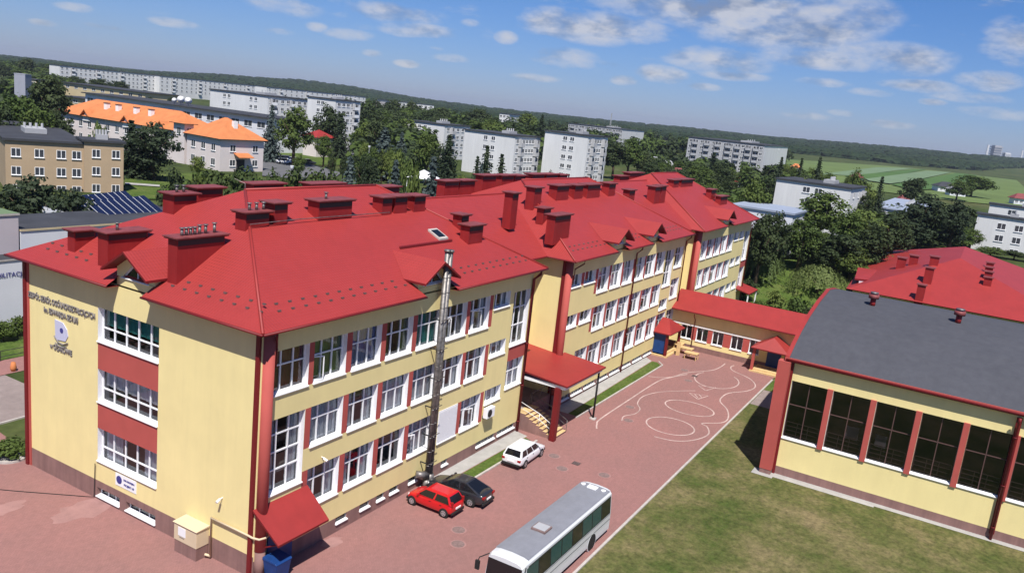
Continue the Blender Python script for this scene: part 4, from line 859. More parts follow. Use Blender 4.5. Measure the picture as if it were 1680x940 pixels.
m = MB(); m.box(GX+9, GYE+.1, 1.3, GX+9.2, GY-.1, 9.6, 'gymwall'); m.box(GX+.4, GY-.25, 1.3, GX+9, GY-.12, 9.6, 'gymwall'); m.box(GX+.4, GYE+.1, 9.2, GX+9, GY-.26, 9.3, 'gymwall'); m.build('inner_wall', gym)
m = MB(); m.box(GX+1.8, 6.1, 4.3, GX+1.85, 5.2, 5.3, 'sill'); m.box(GX+1.8, 4.0, 4.3, GX+1.85, 3.2, 5.2, 'sill'); m.build('backboard', gym)
m = MB(); Y1_ = 10.6+.15
for (a, za), (b, zb) in zip(prof, prof[1:]):
    m.hexa([(a, GYE-.4, za-.14), (b, GYE-.4, zb-.14), (b, Y1_, zb-.14), (a, Y1_, za-.14), (a, GYE-.4, za), (b, GYE-.4, zb), (b, Y1_, zb), (a, Y1_, za)], 'gymroof')
m.build('roof', gym)
m = MB()
for (a, za), (b, zb) in zip(prof, prof[1:]): m.hexa([(a, Y1_, za-.25), (b, Y1_, zb-.25), (b, Y1_+.3, zb-.25), (a, Y1_+.3, za-.25), (a, Y1_, za+.06), (b, Y1_, zb+.06), (b, Y1_+.3, zb+.06), (a, Y1_+.3, za+.06)], 'roofplain')
m.box(63.16, GYE-.4, 9.75, 63.245, Y1_+.3, 10.01, 'redpaint'); m.box(63.25, GYE, 9.68, GX-.001, Y1_, 9.76, 'darkred'); m.build('verge', gym); m = MB(); m.tube([(63.12, GYE-.3, 9.86), (63.12, Y1_+.2, 9.86)], .08, 'darkred', 8); m.build('gutter', gym, True)
m = MB(); m.box(62.95, 10.55, .95, GX+.1, 11.45, 9.7, 'redpaint'); m.box(62.98, 10.58, .3, GX+.1, 11.42, .95, 'plinth'); m.build('corner_column', gym)
m = MB(); m.box(GX-.12, 10.36, .5, GX-.001, 10.54, 9.6, 'darkred'); m.build('corner_trim', gym)
downpipe(GX-.28, -4.5, 9.6, .6, .10, gym, out=(-.35, 0)); m = MB(); m.box(GX-.2, -4.66, 1.0, GX-.001, -4.34, 9.5, 'darkred'); m.build('pilaster', gym); downpipe(GX-.28, -19.6, 9.6, .6, .10, gym, out=(-.35, 0))
for (x, y_) in ((74.8, 6.9), (74.6, .4), (74.4, -9)):
    zz = 13.35; m = MB(); m.tube([(x, y_, zz-.3), (x, y_, zz+.35)], .22, 'chimney', 12); m.tube([(x, y_, zz+.4), (x, y_, zz+.75)], .42, 'chimcap', 12); m.tube([(x, y_, zz+.85), (x, y_, zz+.93)], .34, 'steel', 12); m.build('roof_vent', gym, True)
tag(sheet('gym_apron', [(62.4, 11.9), (63.65, 11.9), (63.65, 3.0), (62.75, 3.0), (62.75, 10.3), (62.4, 10.3)], 'concrete', .02), kind='structure'); tag(sheet('gym_apron', [(63.0, 3.0), (63.65, 3.0), (63.65, -27), (63.0, -27)], 'concrete', .02), kind='structure')

# hipped red building behind the gymnasium
rb = thing('red_roofed_building', 'low building with a broad red hipped roof and red chimneys behind the gymnasium', 'building')
ap = (140, 2.3, 11.5); m = MB(); c4_ = [(123.8, -14, 6.4), (175, -14, 6.4), (175, 18, 6.4), (123.8, 15.2, 6.4)]; r2_ = (160, 2.3, 11.5)
m.poly([c4_[3], c4_[0], ap], 'roofplain'); m.poly([c4_[0], c4_[1], r2_, ap], 'roofplain'); m.poly([c4_[1], c4_[2], r2_], 'roofplain'); m.poly([c4_[2], c4_[3], ap, r2_], 'roofplain'); m.poly([(p[0], p[1], 6.3) for p in c4_], 'darkred'); m.build('roof', rb)
m = MB(); m.prism([(124.6, -13.2), (174, -13.2), (174, 17), (124.6, 14.4)], 0, 6.35, 'yellow'); m.build('wall', rb)
m = MB(); wq = [at(1402.3, 456.8, 119), at(1423.8, 459.1, 121), at(1440.7, 443, 131), at(1407.7, 438.6, 131)]
m.hexa([(p.x, p.y, p.z-.22) for p in wq]+[tuple(p) for p in wq], 'darkred', top='roofplain'); m.build('wing_roof', rb)
m = MB(); m.hexa([(p.x+1.2, p.y-(.5), 2) for p in wq]+[(p.x+1.2, p.y-.5, p.z-.3) for p in wq], 'coolwhite'); m.build('wing_wall', rb)
def fpx(x, y): return (1380+x/5.6, 410+y/5.6)
def redz(x, y): return min(6.4+5.1*(x-123.8)/16.2, 6.4+5.1*(15.2-y)/12.9+.02*(x-123.8), 6.4+5.1*(y+14)/16.3, 11.5)
for (x, y, tx, ty, hw_) in ((715, 460, 770, 320, .5), (790, 300, 800, 160, .55), (850, 130, 860, 60, .6), (545, 160, 550, 70, .6), (660, 125, 660, 50, .6), (1340, 320, 1330, 250, .5), (1345, 265, 1355, 200, .5), (1350, 215, 1365, 160, .5), (1360, 170, 1370, 118, .5)):
    dp = 100
    while dp < 175 and at(*fpx(x, y), dp).z > redz(*at(*fpx(x, y), dp).xy): dp += .25
    P = at(*fpx(x, y), dp); Q = at(*fpx(tx, ty), dp); m = MB(); m.box(P.x-hw_, P.y-hw_, P.z-1.5, P.x+hw_, P.y+hw_, Q.z, 'chimney'); c = m.build('chimney', rb); m = MB(); m.box(P.x-hw_-.15, P.y-hw_-.15, Q.z, P.x+hw_+.15, P.y+hw_+.15, Q.z+.12, 'chimcap'); m.build('cap', c)
P = at(*fpx(1010, 520), 116); m = MB(); m.hexa([(P.x-.5, P.y-2, P.z-.2), (P.x-.5, P.y, P.z+1.3), (P.x+5, P.y, P.z+1.3), (P.x+5, P.y-2, P.z-.2), (P.x-.5, P.y-2, P.z), (P.x-.5, P.y, P.z+1.5), (P.x+5, P.y, P.z+1.5), (P.x+5, P.y-2, P.z)], 'roofplain'); m.hexa([(P.x-.5, P.y+2, P.z-.2), (P.x-.5, P.y, P.z+1.3), (P.x+5, P.y, P.z+1.3), (P.x+5, P.y+2, P.z-.2), (P.x-.5, P.y+2, P.z), (P.x-.5, P.y, P.z+1.5), (P.x+5, P.y, P.z+1.5), (P.x+5, P.y+2, P.z)], 'roofplain'); m.build('dormer_roof', rb)

# ------------------------------------------------------------------ vehicles
def loft(m, st, mt):
    """st: (x, half width, z bottom, z top)"""
    prof_ = [(0, 0), (.80, 0), (.95, .08), (1.0, .30), (1.0, .52), (.965, .80), (.90, .93), (.62, .99), (0, 1.02)]
    rings = []
    for (x, w, zb, zt) in st:
        r = [(x, a*w, zb+b*(zt-zb)) for a, b in prof_]; r += [(x, -a*w, zb+b*(zt-zb)) for a, b in prof_[-2:0:-1]]; i = len(m.v); m.v += r; rings.append((i, len(r)))
    mi = m.m(mt)
    for (a, n), (b, _) in zip(rings, rings[1:]):
        for k in range(n): m.f.append((a+k, a+(k+1) % n, b+(k+1) % n, b+k)); m.mi.append(mi)
    a, n = rings[0]; m.f.append(tuple(a+k for k in range(n-1, -1, -1))); m.mi.append(mi); a, n = rings[-1]; m.f.append(tuple(a+k for k in range(n))); m.mi.append(mi)
def lerp(a, b, t): return a+(b-a)*t
def panel(m, q, u0, v0, u1, v1, off, mt):
    q = [Vector(p) for p in q]; n = (q[1]-q[0]).cross(q[3]-q[0]).normalized()*off
    f = lambda u, v: lerp(lerp(q[0], q[1], u), lerp(q[3], q[2], u), v)+n
    m.poly([f(u0, v0), f(u1, v0), f(u1, v1), f(u0, v1)], mt)
def wheel(par, x, y, r, w, side):
    wl = thing('wheel', None, None, (x, y, r)); wl.parent = par
    m = MB(); m.tube([(0, -w/2, 0), (0, -w/2+.03, 0), (0, w/2-.03, 0), (0, w/2, 0)], [r*.93, r, r, r*.93], 'rubber', 24); m.build('tyre', wl, True)
    m = MB(); yy = side*(w/2+.004); m.tube([(0, yy-side*.02, 0), (0, yy, 0)], r*.64, 'rim', 20)
    for k in range(5): t = 2*PI*k/5+.3; m.tube([(r*.38*math.cos(t), yy+side*.001, r*.38*math.sin(t)), (r*.38*math.cos(t), yy+side*.006, r*.38*math.sin(t))], r*.12, 'darkmetal', 8)
    m.build('rim', wl)
def car(name, label, loc, rz, st, gh, W, pmat, wx, wr, tails, heads, plate=True, estate=False):
    t = thing(name, label, 'car', loc, rz, 'cars parked in the courtyard')
    m = MB(); loft(m, st, pmat); b = m.build('body', t, True); md = b.modifiers.new('s', 'SUBSURF'); md.levels = 1; md.render_levels = 2
    (xa, xb, xr0, xr1, zb, zr, wb, wr_) = gh                       # windscreen foot, rear glass foot, roof from, roof to (x forward)
    B = [(xb, -wb, zb), (xa, -wb, zb), (xa, wb, zb), (xb, wb, zb)]; T = [(xr1, -wr_, zr-.03), (xr0, -wr_, zr-.03), (xr0, wr_, zr-.03), (xr1, wr_, zr-.03)]
    m = MB(); m.hexa(B+T, pmat); m.hexa([(xr1+.02, -wr_+.03, zr-.031), (xr0-.02, -wr_+.03, zr-.031), (xr0-.02, wr_-.03, zr-.031), (xr1+.02, wr_-.03, zr-.031), (xr1+.2, -wr_+.16, zr), (xr0-.2, -wr_+.16, zr), (xr0-.2, wr_-.16, zr), (xr1+.2, wr_-.16, zr)], pmat)
    bevel(m.build('roof', t), .035, 2, .3)
    m = MB(); panel(m, [B[1], B[2], T[2], T[1]], .06, .06, .94, .93, .006, 'carglass'); m.build('windscreen', t)
    m = MB(); panel(m, [B[3], B[0], T[0], T[3]], .08, .10, .92, .90, .006, 'carglass'); m.build('rear_window', t)
    cuts = [(.05, .47), (.52, .95)] if not estate else [(.05, .30), (.33, .62), (.65, .95)]
    for a, c in cuts:
        m = MB(); panel(m, [B[0], B[1], T[1], T[0]], a, .10, c, .88, .006, 'carglass'); m.build('side_window', t); m = MB(); panel(m, [B[2], B[3], T[3], T[2]], 1-c, .10, 1-a, .88, .006, 'carglass'); m.build('side_window', t)
    for x in wx:
        for s_ in (-1, 1):
            m = MB(); m.tube([(x, s_*(W/2-.12), wr), (x, s_*(W/2+.004), wr)], wr*1.16, 'rubber', 22); m.build('wheel_arch', t); wheel(t, x, s_*(W/2-.085), wr, .2, s_)
    xf, xe = st[-1][0], st[0][0]
    for s_ in (-1, 1):
        m = MB(); x, y, z, w_, h = tails; m.box(xe+x-.03, s_*y-w_/2, z, xe+x+.12, s_*y+w_/2, z+h, 'redlamp'); bevel(m.build('tail_light', t), .02); m = MB(); x, y, z, w_, h = heads; m.box(xf-x-.12, s_*y-w_/2, z, xf-x+.02, s_*y+w_/2, z+h, 'sill'); bevel(m.build('headlight', t), .02)
        m = MB(); m.box(xa-.32, s_*(W/2+.02)-.09, zb+.02, xa-.18, s_*(W/2+.02)+.09, zb+.16, pmat); bevel(m.build('wing_mirror', t), .03)
        m = MB(); [m.box(k-.07, s_*(W/2+.001)-.012, zb-.13, k+.07, s_*(W/2+.001)+.012, zb-.1, 'blackplastic') for k in (lerp(xa, xb, .42), lerp(xa, xb, .72))]; m.build('door_handle', t)
    m = MB(); m.box(xe-.035, -.26, .55, xe-.02+.06, .26, .66, 'sill'); m.build('number_plate', t)
    m = MB(); m.box(xe-.05, -W/2+.12, .26, xe+.1, W/2-.12, .44, 'blackplastic' if pmat != 'whitecar' else 'blackplastic'); bevel(m.build('bumper', t), .04); m = MB(); m.box(xf-.1, -W/2+.14, .24, xf+.04, W/2-.14, .42, 'blackplastic'); bevel(m.build('bumper', t), .04)
    return t
hatch = [(-1.78, .68, .42, .80), (-1.72, .76, .28, .90), (-1.4, .80, .22, .93), (-.6, .81, .2, .93), (.5, .81, .2, .92), (1.0, .80, .22, .90), (1.45, .76, .24, .80), (1.70, .68, .28, .68), (1.80, .55, .34, .58)]
car('red_hatchback', 'small bright red hatchback parked nose to the wall by the steel flue', (41.42, 27.05, gz(41.4)), PI/2, hatch, (1.05, -1.72, .38, -1.35, .87, 1.42, .76, .60), 1.62, 'redcar', (-1.22, 1.28), .29, (.04, .62, .78, .16, .34), (.12, .52, .5, .28, .16))
sedan = [(-2.22, .62, .45, .86), (-2.15, .80, .28, .97), (-1.7, .87, .2, 1.01), (-.8, .89, .2, .97), (.6, .89, .2, .94), (1.2, .87, .22, .90), (1.75, .82, .24, .80), (2.08, .72, .28, .68), (2.18, .56, .34, .58)]
sedan = [(-2.26, .58, .48, .84), (-2.2, .78, .30, .98), (-1.8, .87, .2, 1.04), (-.8, .89, .2, .98), (.6, .89, .2, .94), (1.2, .89, .22, .90), (1.75, .82, .24, .80), (2.08, .72, .28, .68), (2.18, .56, .34, .58)]
car('dark_saloon', 'anthracite saloon car parked beside the red hatchback, nose towards the wall', (43.72, 26.72, gz(43.7)), PI/2+.05, sedan, (1.15, -2.0, .15, -.75, .93, 1.44, .80, .58), 1.78, 'blackcar', (-1.35, 1.4), .32, (.0, .60, .72, .32, .15), (.14, .56, .5, .3, .15))
est = [(-2.15, .70, .42, .84), (-2.1, .80, .28, .95), (-1.6, .84, .2, .96), (-.6, .85, .2, .94), (.7, .85, .2, .92), (1.2, .84, .22, .88), (1.75, .80, .24, .78), (2.1, .72, .28, .68), (2.2, .56, .34, .58)]
car('white_estate_car', 'white estate car parked along the kerb before the entrance steps', (51.95, 26.4, gz(52)), .04, est, (1.15, -2.02, .45, -1.72, .88, 1.42, .78, .62), 1.7, 'whitecar', (-1.35, 1.32), .3, (.03, .64, .62, .26, .17), (.14, .56, .48, .3, .15), estate=True)
# coach
bus = thing('coach', 'long white coach with grey roof and teal windows parked on the red pavers', 'bus', (40.35, 17.98, gz(40)), PI)
L_, Wd, Hh = 11.5, 2.42, 2.95
m = MB(); a = L_/2; w = Wd/2; ringp = [(-w, .38), (w, .38), (w, 1.4), (w-.022, 1.62), (w-.12, 2.72), (w-.24, 2.86), (w-.5, 2.93), (0, 2.97), (-w+.5, 2.93), (-w+.24, 2.86), (-w+.12, 2.72), (-w+.022, 1.62), (-w, 1.4)]
sts = [(-a, .94, .995), (-a+.12, 1, 1), (a-.9, 1, 1), (a-.35, .99, .995), (a, .93, .96)]; rings = []
for (x, sy, sz) in sts: i = len(m.v); m.v += [(x+(-.12*(z-.38)/2.6 if x == a else 0), y*sy, z*sz if z > .5 else z) for y, z in ringp]; rings.append(i)
n = len(ringp)
for p, q in zip(rings, rings[1:]):
    for k in range(n):
        zc = (k in (5, 6, 7, 8)); m.f.append((p+k, p+(k+1) % n, q+(k+1) % n, q+k)); m.mi.append(m.m('buswhite'))
m.f.append(tuple(rings[0]+k for k in range(n-1, -1, -1))); m.mi.append(0); m.f.append(tuple(rings[-1]+k for k in range(n))); m.mi.append(0)
m.build('body', bus)
m = MB()
rp_ = [(-w+.20, 2.885), (-w+.5, 2.935), (0, 2.975), (w-.5, 2.935), (w-.20, 2.885)]
for (y0_, z0_), (y1_, z1_) in zip(rp_, rp_[1:]): m.poly([(-a+.22, y0_, z0_), (a-.75, y0_, z0_), (a-.75, y1_, z1_), (-a+.22, y1_, z1_)], 'busroof')
m.build('roof_panel', bus)
for s_ in (-1, 1):
    m = MB(); yb0, yb1 = w+.0, w-.095
    m.hexa([(-a+.25, s_*(yb0), 1.5), (a-.5, s_*(yb0), 1.5), (a-.5, s_*(yb0+.012), 1.5), (-a+.25, s_*(yb0+.012), 1.5), (-a+.25, s_*(yb1), 2.62), (a-.65, s_*(yb1), 2.62), (a-.65, s_*(yb1+.012), 2.62), (-a+.25, s_*(yb1+.012), 2.62)], 'blackplastic'); m.build('window_band', bus)
    for k in range(8):
        x = -a+.35+k*1.35; m = MB(); m.poly([(x, s_*(yb0+.016), 1.56), (x+1.25, s_*(yb0+.016), 1.56), (x+1.25, s_*(yb1+.018), 2.56), (x, s_*(yb1+.018), 2.56)][::(1 if s_ < 0 else -1)], 'tealglass' if k % 3 else 'carglass'); m.build('side_window', bus)
    m = MB(); m.box(-a+.15, s_*(w+.002)-.004, 1.04, a-.3, s_*(w+.002)+.004, 1.075, 'blackplastic'); m.box(-a+.15, s_*(w+.002)-.004, 1.40, a-.3, s_*(w+.002)+.004, 1.42, 'blackplastic'); m.build('side_trim', bus)
    for x in (-a+2.7, a-2.4): m = MB(); m.tube([(x, s_*(w-.3), .5), (x, s_*(w+.006), .5)], .60, 'buswhite', 26); m.tube([(x, s_*(w-.3), .5), (x, s_*(w+.012), .5)], .54, 'rubber', 26); m.build('wheel_arch', bus); wheel(bus, x, s_*(w-.14), .48, .28, s_)
    m = MB(); m.tube([(a-.35, s_*(w-.1), 2.65), (a+.25, s_*(w+.15), 2.6), (a+.3, s_*(w+.2), 2.35)], .03, 'blackplastic', 6); m.box(a+.22, s_*(w+.22)-.12, 1.9, a+.34, s_*(w+.22)+.12, 2.4, 'blackplastic'); m.build('wing_mirror', bus)
    m = MB(); m.box(a-.12, s_*.95-.16, .7, a+.012, s_*.95+.16, .9, 'sill'); m.build('headlight', bus); m = MB(); m.box(-a-.012, s_*1.0-.1, .8, -a+.05, s_*1.0+.1, 1.25, 'redlamp'); m.build('tail_light', bus)
m = MB(); m.hexa([(a-.07, -1.08, 1.2), (a-.05, 1.08, 1.2), (a-.02+.005, 1.08, 1.2), (a-.015, -1.08, 1.2), (a-.17, -1.02, 2.6), (a-.17, 1.02, 2.6), (a-.095, 1.02, 2.6), (a-.095, -1.02, 2.6)], 'carglass'); m.build('windscreen', bus)
m = MB(); m.box(-a-.01, -1.0, 1.75, -a+.05, 1.0, 2.6, 'carglass'); m.build('rear_window', bus)
m = MB(); m.box(1.3, -.45, 2.95, 2.2, .45, 3.07, 'manhole'); m.box(1.38, -.38, 3.07, 2.12, .38, 3.1, 'blockgrey'); bevel(m.build('roof_hatch', bus), .02)
m = MB(); m.box(-a+.5, -.32, 2.95, -a+.95, .32, 3.06, 'sill'); bevel(m.build('roof_vent', bus), .03)
for s_ in (-1, 1): m = MB(); m.tube([(-a+.6, s_*.7, 2.92), (-a+.6, s_*.7, 3.02)], .15, 'sill', 14); m.build('roof_vent', bus, True)
m = MB(); m.box(-a+.1, -w+.1, .30, a-.1, w-.1, .45, 'blackplastic'); m.build('underbody', bus)

# ------------------------------------------------------------------ the town
def solve_u(P, d, u):
    c = (u-840)/F; C_ = Vector((0, 0, CZ)); a0 = CR.dot(P-C_)-c*CF.dot(P-C_); a1 = CR.dot(d)-c*CF.dot(d); return -a0/a1
TW = {}
def tw_mesh(kind, w, h, fr='sill'):
    k = (kind, w, h, fr)
    if k in TW: return TW[k]
    m = MB()
    if kind == 'w':                                                  # x along, -y outward
        m.box(-w/2, -.04, 0, w/2, .0, .09, fr); m.box(-w/2, -.04, h-.07, w/2, 0, h, fr); m.box(-w/2, -.039, .09, -w/2+.08, 0, h-.07, fr); m.box(w/2-.08, -.039, .09, w/2, 0, h-.07, fr); m.box(-.05, -.038, .09, .05, 0, h-.07, fr)
        m.poly([(-w/2+.08, -.012, .09), (w/2-.08, -.012, .09), (w/2-.08, -.012, h-.07), (-w/2+.08, -.012, h-.07)], 'farpane'); m.box(-w/2-.06, -.16, -.06, w/2+.06, 0, -.001, fr)
    TW[k] = m.mesh('window'); return TW[k]
def bal_mesh(w, h, mt):
    k = ('b', w, h, mt)
    if k in TW: return TW[k]
    m = MB(); m.box(-w/2, -1.1, -.15, w/2, 0, 0, 'blockshade'); m.box(-w/2, -1.1, 0, w/2, -1.02, 1.0, mt); m.box(-w/2, -1.02, 0, -w/2+.07, 0, 1.0, mt); m.box(w/2-.07, -1.02, 0, w/2, 0, 1.0, mt)
    m.poly([(-w/2+.2, -.012, .1), (w/2-.2, -.012, .1), (w/2-.2, -.012, h), (-w/2+.2, -.012, h)], 'farpane'); m.box(-.05, -.04, .1, .05, -.013, h, 'sill'); m.box(-w/2-.04, -1.1, -.14, -w/2, 0, h+.2, 'blockshade'); TW[k] = m.mesh('balcony'); return TW[k]
def block(name, label, cat, M_, uL, uR, rot, faces, wall='blockwhite', top=None, base=None, group=None, wall2=None, roof='darkflat', over=.35, gear=True, Ls=None):
    P = at(*M_); x = Vector((math.cos(R(rot)), math.sin(R(rot)), 0)); y = Vector((-x.y, x.x, 0))
    ly = solve_u(P, y, uL) if uL is not None else 12; lx = solve_u(P, x, uR) if uR is not None else 12
    if Ls: lx = Ls[0] or lx; ly = Ls[1] or ly
    lx = min(max(lx, 4), 150); ly = min(max(ly, 4), 150); g = terr(P.x, P.y)-1.0 if base is None else base; H_ = P.z-g
    o = thing(name, label, cat, (P.x, P.y, g), R(rot), group)
    m = MB(); m.box(0, 0, 0, lx, ly, H_-.35, wall); wl = m.build('wall', o)
    if wall2: m = MB(); m.box(0, -.03, 0, lx, -.001, H_-.4, wall2); m.build('wall_panel', o)
    m = MB(); m.box(-over, -over, H_-.349, lx+over, ly+over, H_, roof); m.build('roof', o)
    if gear:
        m = MB(); m.box(lx*.35, ly*.3, H_, lx*.65, ly*.45, H_+.8, 'blockgrey'); [m.tube([(lx*.37+k*lx*.08, ly*.36, H_+.8), (lx*.37+k*lx*.08, ly*.36, H_+1.6)], .2, 'blockshade', 8) for k in range(4)]; m.build('chimney', o)
    for (fc, kind, w, h, tops, fr_) in faces:
        Lf = lx if fc == 2 else ly
        me = tw_mesh('w', w, h) if kind == 'w' else bal_mesh(w, h, kind)
        for zt in tops:
            if H_-zt-h < .2: continue
            for f in fr_:
                if fc == 2: inst(me, 'window' if kind == 'w' else 'balcony', o, (f*Lf, -.001 if not wall2 else -.031, H_-zt-h), 0)
                else: inst(me, 'window' if kind == 'w' else 'balcony', o, (-.001, f*Lf, H_-zt-h), -PI/2)
    return o, lx, ly, H_
fl5 = [1.2+2.8*k for k in range(5)]
def fr(n, a=0., b=1.): return [a+(b-a)*(k+.5)/n for k in range(n)]
GB = 'pale apartment blocks beyond the school'
block('apartment_block', 'white apartment block, leftmost of the trio behind the spruces, half hidden by trees', 'apartment block', (730, 204, 300), 665, 772, 0, [(1, 'w', 1.5, 1.3, fl5, [.48, .62]), (2, 'w', 1.6, 1.3, fl5, fr(4, .05, .8)), (2, 'sill', 2.4, 2.1, fl5, [.9]), (2, 'blockshade', 2.6, 2.1, fl5, [.3])], group=GB)
block('apartment_block', 'white apartment block in the middle of the trio, three spruces before its gable', 'apartment block', (846, 222, 250), 763, 887, 0, [(1, 'w', 1.4, 1.3, fl5, [.42, .57]), (2, 'w', 1.5, 1.3, fl5, [.1, .35, .47, .59, .7, .94]), (2, 'blockshade', 2.2, 2.1, fl5, [.22, .82])], group=GB)
block('apartment_block', 'white apartment block, rightmost of the trio, gable with paired windows over the red ridge', 'apartment block', (966, 222, 253), 895, 998, 0, [(1, 'w', 1.5, 1.3, fl5, [.36, .52]), (2, 'w', 1.5, 1.3, fl5, [.1, .38, .5, .62, .9]), (2, 'blockshade', 2.4, 2.1, fl5, [.24, .78])], group=GB)
block('apartment_block', 'long grey apartment block with dark balcony columns and a plain white gable end', 'apartment block', (1255, 238, 400), 1130, 1293, 4, [(1, 'w', 1.5, 1.4, fl5, fr(13)), (1, 'blockgrey', 2.6, 2.1, fl5, [.1, .2, .34, .46, .6, .74, .9]), (2, 'w', 1.4, 1.3, fl5[:1], [.6])], wall='blockgrey', wall2='blockwhite', group=GB)
block('apartment_block', 'distant long grey block with a white gable, below the tall mast on the horizon', 'apartment block', (1022, 212, 600), 933, 1057, 4, [(1, 'w', 2, 1.4, fl5, fr(16)), (1, 'blockgrey', 3, 2.1, fl5, fr(6)), (2, 'w', 1.8, 1.4, fl5[:1], [.65])], wall='blockgrey', wall2='blockwhite', group=GB)
block('apartment_block', 'white block with red panels between its windows, behind the big leafy tree', 'apartment block', (1398, 308, 190), 1275, 1420, -2, [(1, 'w', 1.7, 1.4, fl5, [.42]), (1, 'w', 1.7, 1.4, fl5, [.58]), (2, 'w', 1.4, 1.4, fl5, [.25, .6]), (2, 'sill', 2.2, 2.1, fl5, [.85])], group=GB)
block('apartment_block', 'pale apartment block at the right edge, nearest, behind the dark pine', 'apartment block', (1700, 362, 190), 1605, 1760, -2, [(1, 'w', 1.8, 1.5, [1.7+2.8*k for k in range(5)], [.25, .55])], group=GB)
block('apartment_block', 'pale apartment block at the right edge peeping over the nearer one', 'apartment block', (1720, 345, 215), 1625, 1780, -2, [(1, 'w', 1.8, 1.5, fl5, [.3, .6])], group=GB)
block('apartment_block', 'white apartment block with dark roof left of centre, round dark tree before its gable', 'apartment block', (551, 163, 300), 505, 592, 0, [(1, 'w', 1.6, 1.3, fl5, [.45, .6]), (2, 'w', 1.6, 1.3, fl5, fr(5, .05, .95)), (2, 'sill', 2.6, 2.1, fl5, [.78])], group=GB)
block('apartment_block', 'white block with a broad plain gable behind the right end of the orange roof', 'apartment block', (440, 157, 300), 345, 505, 0, [(1, 'w', 1.5, 1.3, fl5, [.2, .28, .66, .74]), (2, 'w', 1.5, 1.3, fl5, fr(7)), (2, 'sill', 2.6, 2.1, fl5, [.12, .6])], group=GB)
long_ = [('farthest long white slab block on the left horizon, dark round trees before it', (98, 107, 560), 255, 0, 22), ('long white slab block under the forest ridge, second from the left', (262, 124, 620), 425, 0, 22), ('long white slab block under the forest ridge, third from the left', (438, 142, 600), 600, 0, 20)]
for lb, M_, uR, rot, nw in long_: block('apartment_block', lb, 'apartment block', M_, None, uR, rot, [(2, 'w', 1.5, 1.2, fl5[:4], fr(nw)), (2, 'sill', 2.6, 2.0, fl5[:4], fr(4))], Ls=(None, 12), group=GB, gear=False)
block('apartment_block', 'white block with a salmon end standing among trees below the ridge', 'apartment block', (640, 165, 620), 617, 712, -30, [(2, 'w', 2.2, 1.5, fl5, fr(8))], wall2='blockwhite', wall='pinkwall', group=GB, gear=False)
block('apartment_block', 'small white block above the trees behind the middle of the trio', 'apartment block', (836, 187, 520), 820, 869, 15, [(2, 'w', 2, 1.5, fl5, [.7]), (1, 'w', 1.6, 1.4, fl5, fr(3))], group=GB, gear=False)
# brown pair at the left
tp = [1.5, 4.35, 7.2]
block('apartment_building', 'tan three-storey building with white windows, left part at the photo edge', 'apartment building', (8, 226, 128), -25, 138, -24, [(2, 'w', 1.35, 1.35, tp, [.13, .42, .70, .9]), (2, 'greyb', 1.0, 1.0, [], [])] [:1], wall='brownblock', group='tan three-storey buildings')
block('apartment_building', 'tan three-storey building, set back right part beside the dark pine', 'apartment building', (138, 229, 134), 128, 203, -24, [(2, 'w', 1.25, 1.35, tp, [.3, .8])], wall='brownblock', group='tan three-storey buildings')
# grey spandrels under those windows
# orange-roofed school
def hipblock(name, label, cat, M_, uL, uR, rot, rise, wall, roofm, faces, inset=None, over=.7, Ls=None, base=None, ridge='y'):
    P = at(*M_); x = Vector((math.cos(R(rot)), math.sin(R(rot)), 0)); y = Vector((-x.y, x.x, 0)); ly = solve_u(P, y, uL) if uL is not None else 12; lx = solve_u(P, x, uR) if uR is not None else 12
    if Ls: lx = Ls[0] or lx; ly = Ls[1] or ly
    g = terr(P.x, P.y)-.8 if base is None else base; H_ = P.z-g; o = thing(name, label, cat, (P.x, P.y, g), R(rot))
    m = MB(); m.box(0, 0, 0, lx, ly, H_-.02, wall); m.build('wall', o); e = over; m = MB()
    A = [(-e, -e, H_), (lx+e, -e, H_), (lx+e, ly+e, H_), (-e, ly+e, H_)]
    if ridge == 'y': d = inset or (lx/2); r1, r2 = (lx/2, min(d, ly/2), H_+rise), (lx/2, max(ly-d, ly/2), H_+rise); m.poly([A[0], A[1], r1], roofm); m.poly([A[1], A[2], r2, r1], roofm); m.poly([A[2], A[3], r2], roofm); m.poly([A[3], A[0], r1, r2], roofm)
    else: d = inset or (ly/2); r1, r2 = (min(d, lx/2), ly/2, H_+rise), (max(lx-d, lx/2), ly/2, H_+rise); m.poly([A[0], A[1], r2, r1], roofm); m.poly([A[1], A[2], r2], roofm); m.poly([A[2], A[3], r1, r2], roofm); m.poly([A[3], A[0], r1], roofm)
    m.poly([(p[0], p[1], p[2]-.15) for p in A][::-1], 'darkmetal'); 
    for p, q in zip(A, A[1:]+A[:1]): m.poly([p, q, (q[0], q[1], q[2]-.15), (p[0], p[1], p[2]-.15)], 'darkmetal')
    m.build('roof', o)
    for (fc, kind, w, h, tops, fr_) in faces:
        me = tw_mesh('w', w, h)
        for zt in tops:
            for f in fr_: inst(me, 'window', o, (f*lx, -.001, H_-zt-h) if fc == 2 else (-.001, f*ly, H_-zt-h), 0 if fc == 2 else -PI/2)
    return o, lx, ly, H_
o, lx, ly, H_ = hipblock('orange_roofed_building', 'pale pink building with a bright orange hipped roof, wing nearest the lawn', 'building', (362, 228, 185), 307, 433, -6, 4.4, 'pinkwall', 'orange', [(2, 'w', 1.5, 1.5, [1.3, 4.6], [.28, .8]), (1, 'w', 1.6, 1.6, [1.3, 4.6], [.2, .5, .8])], ridge='y', base=terr(130, 160)-.3)
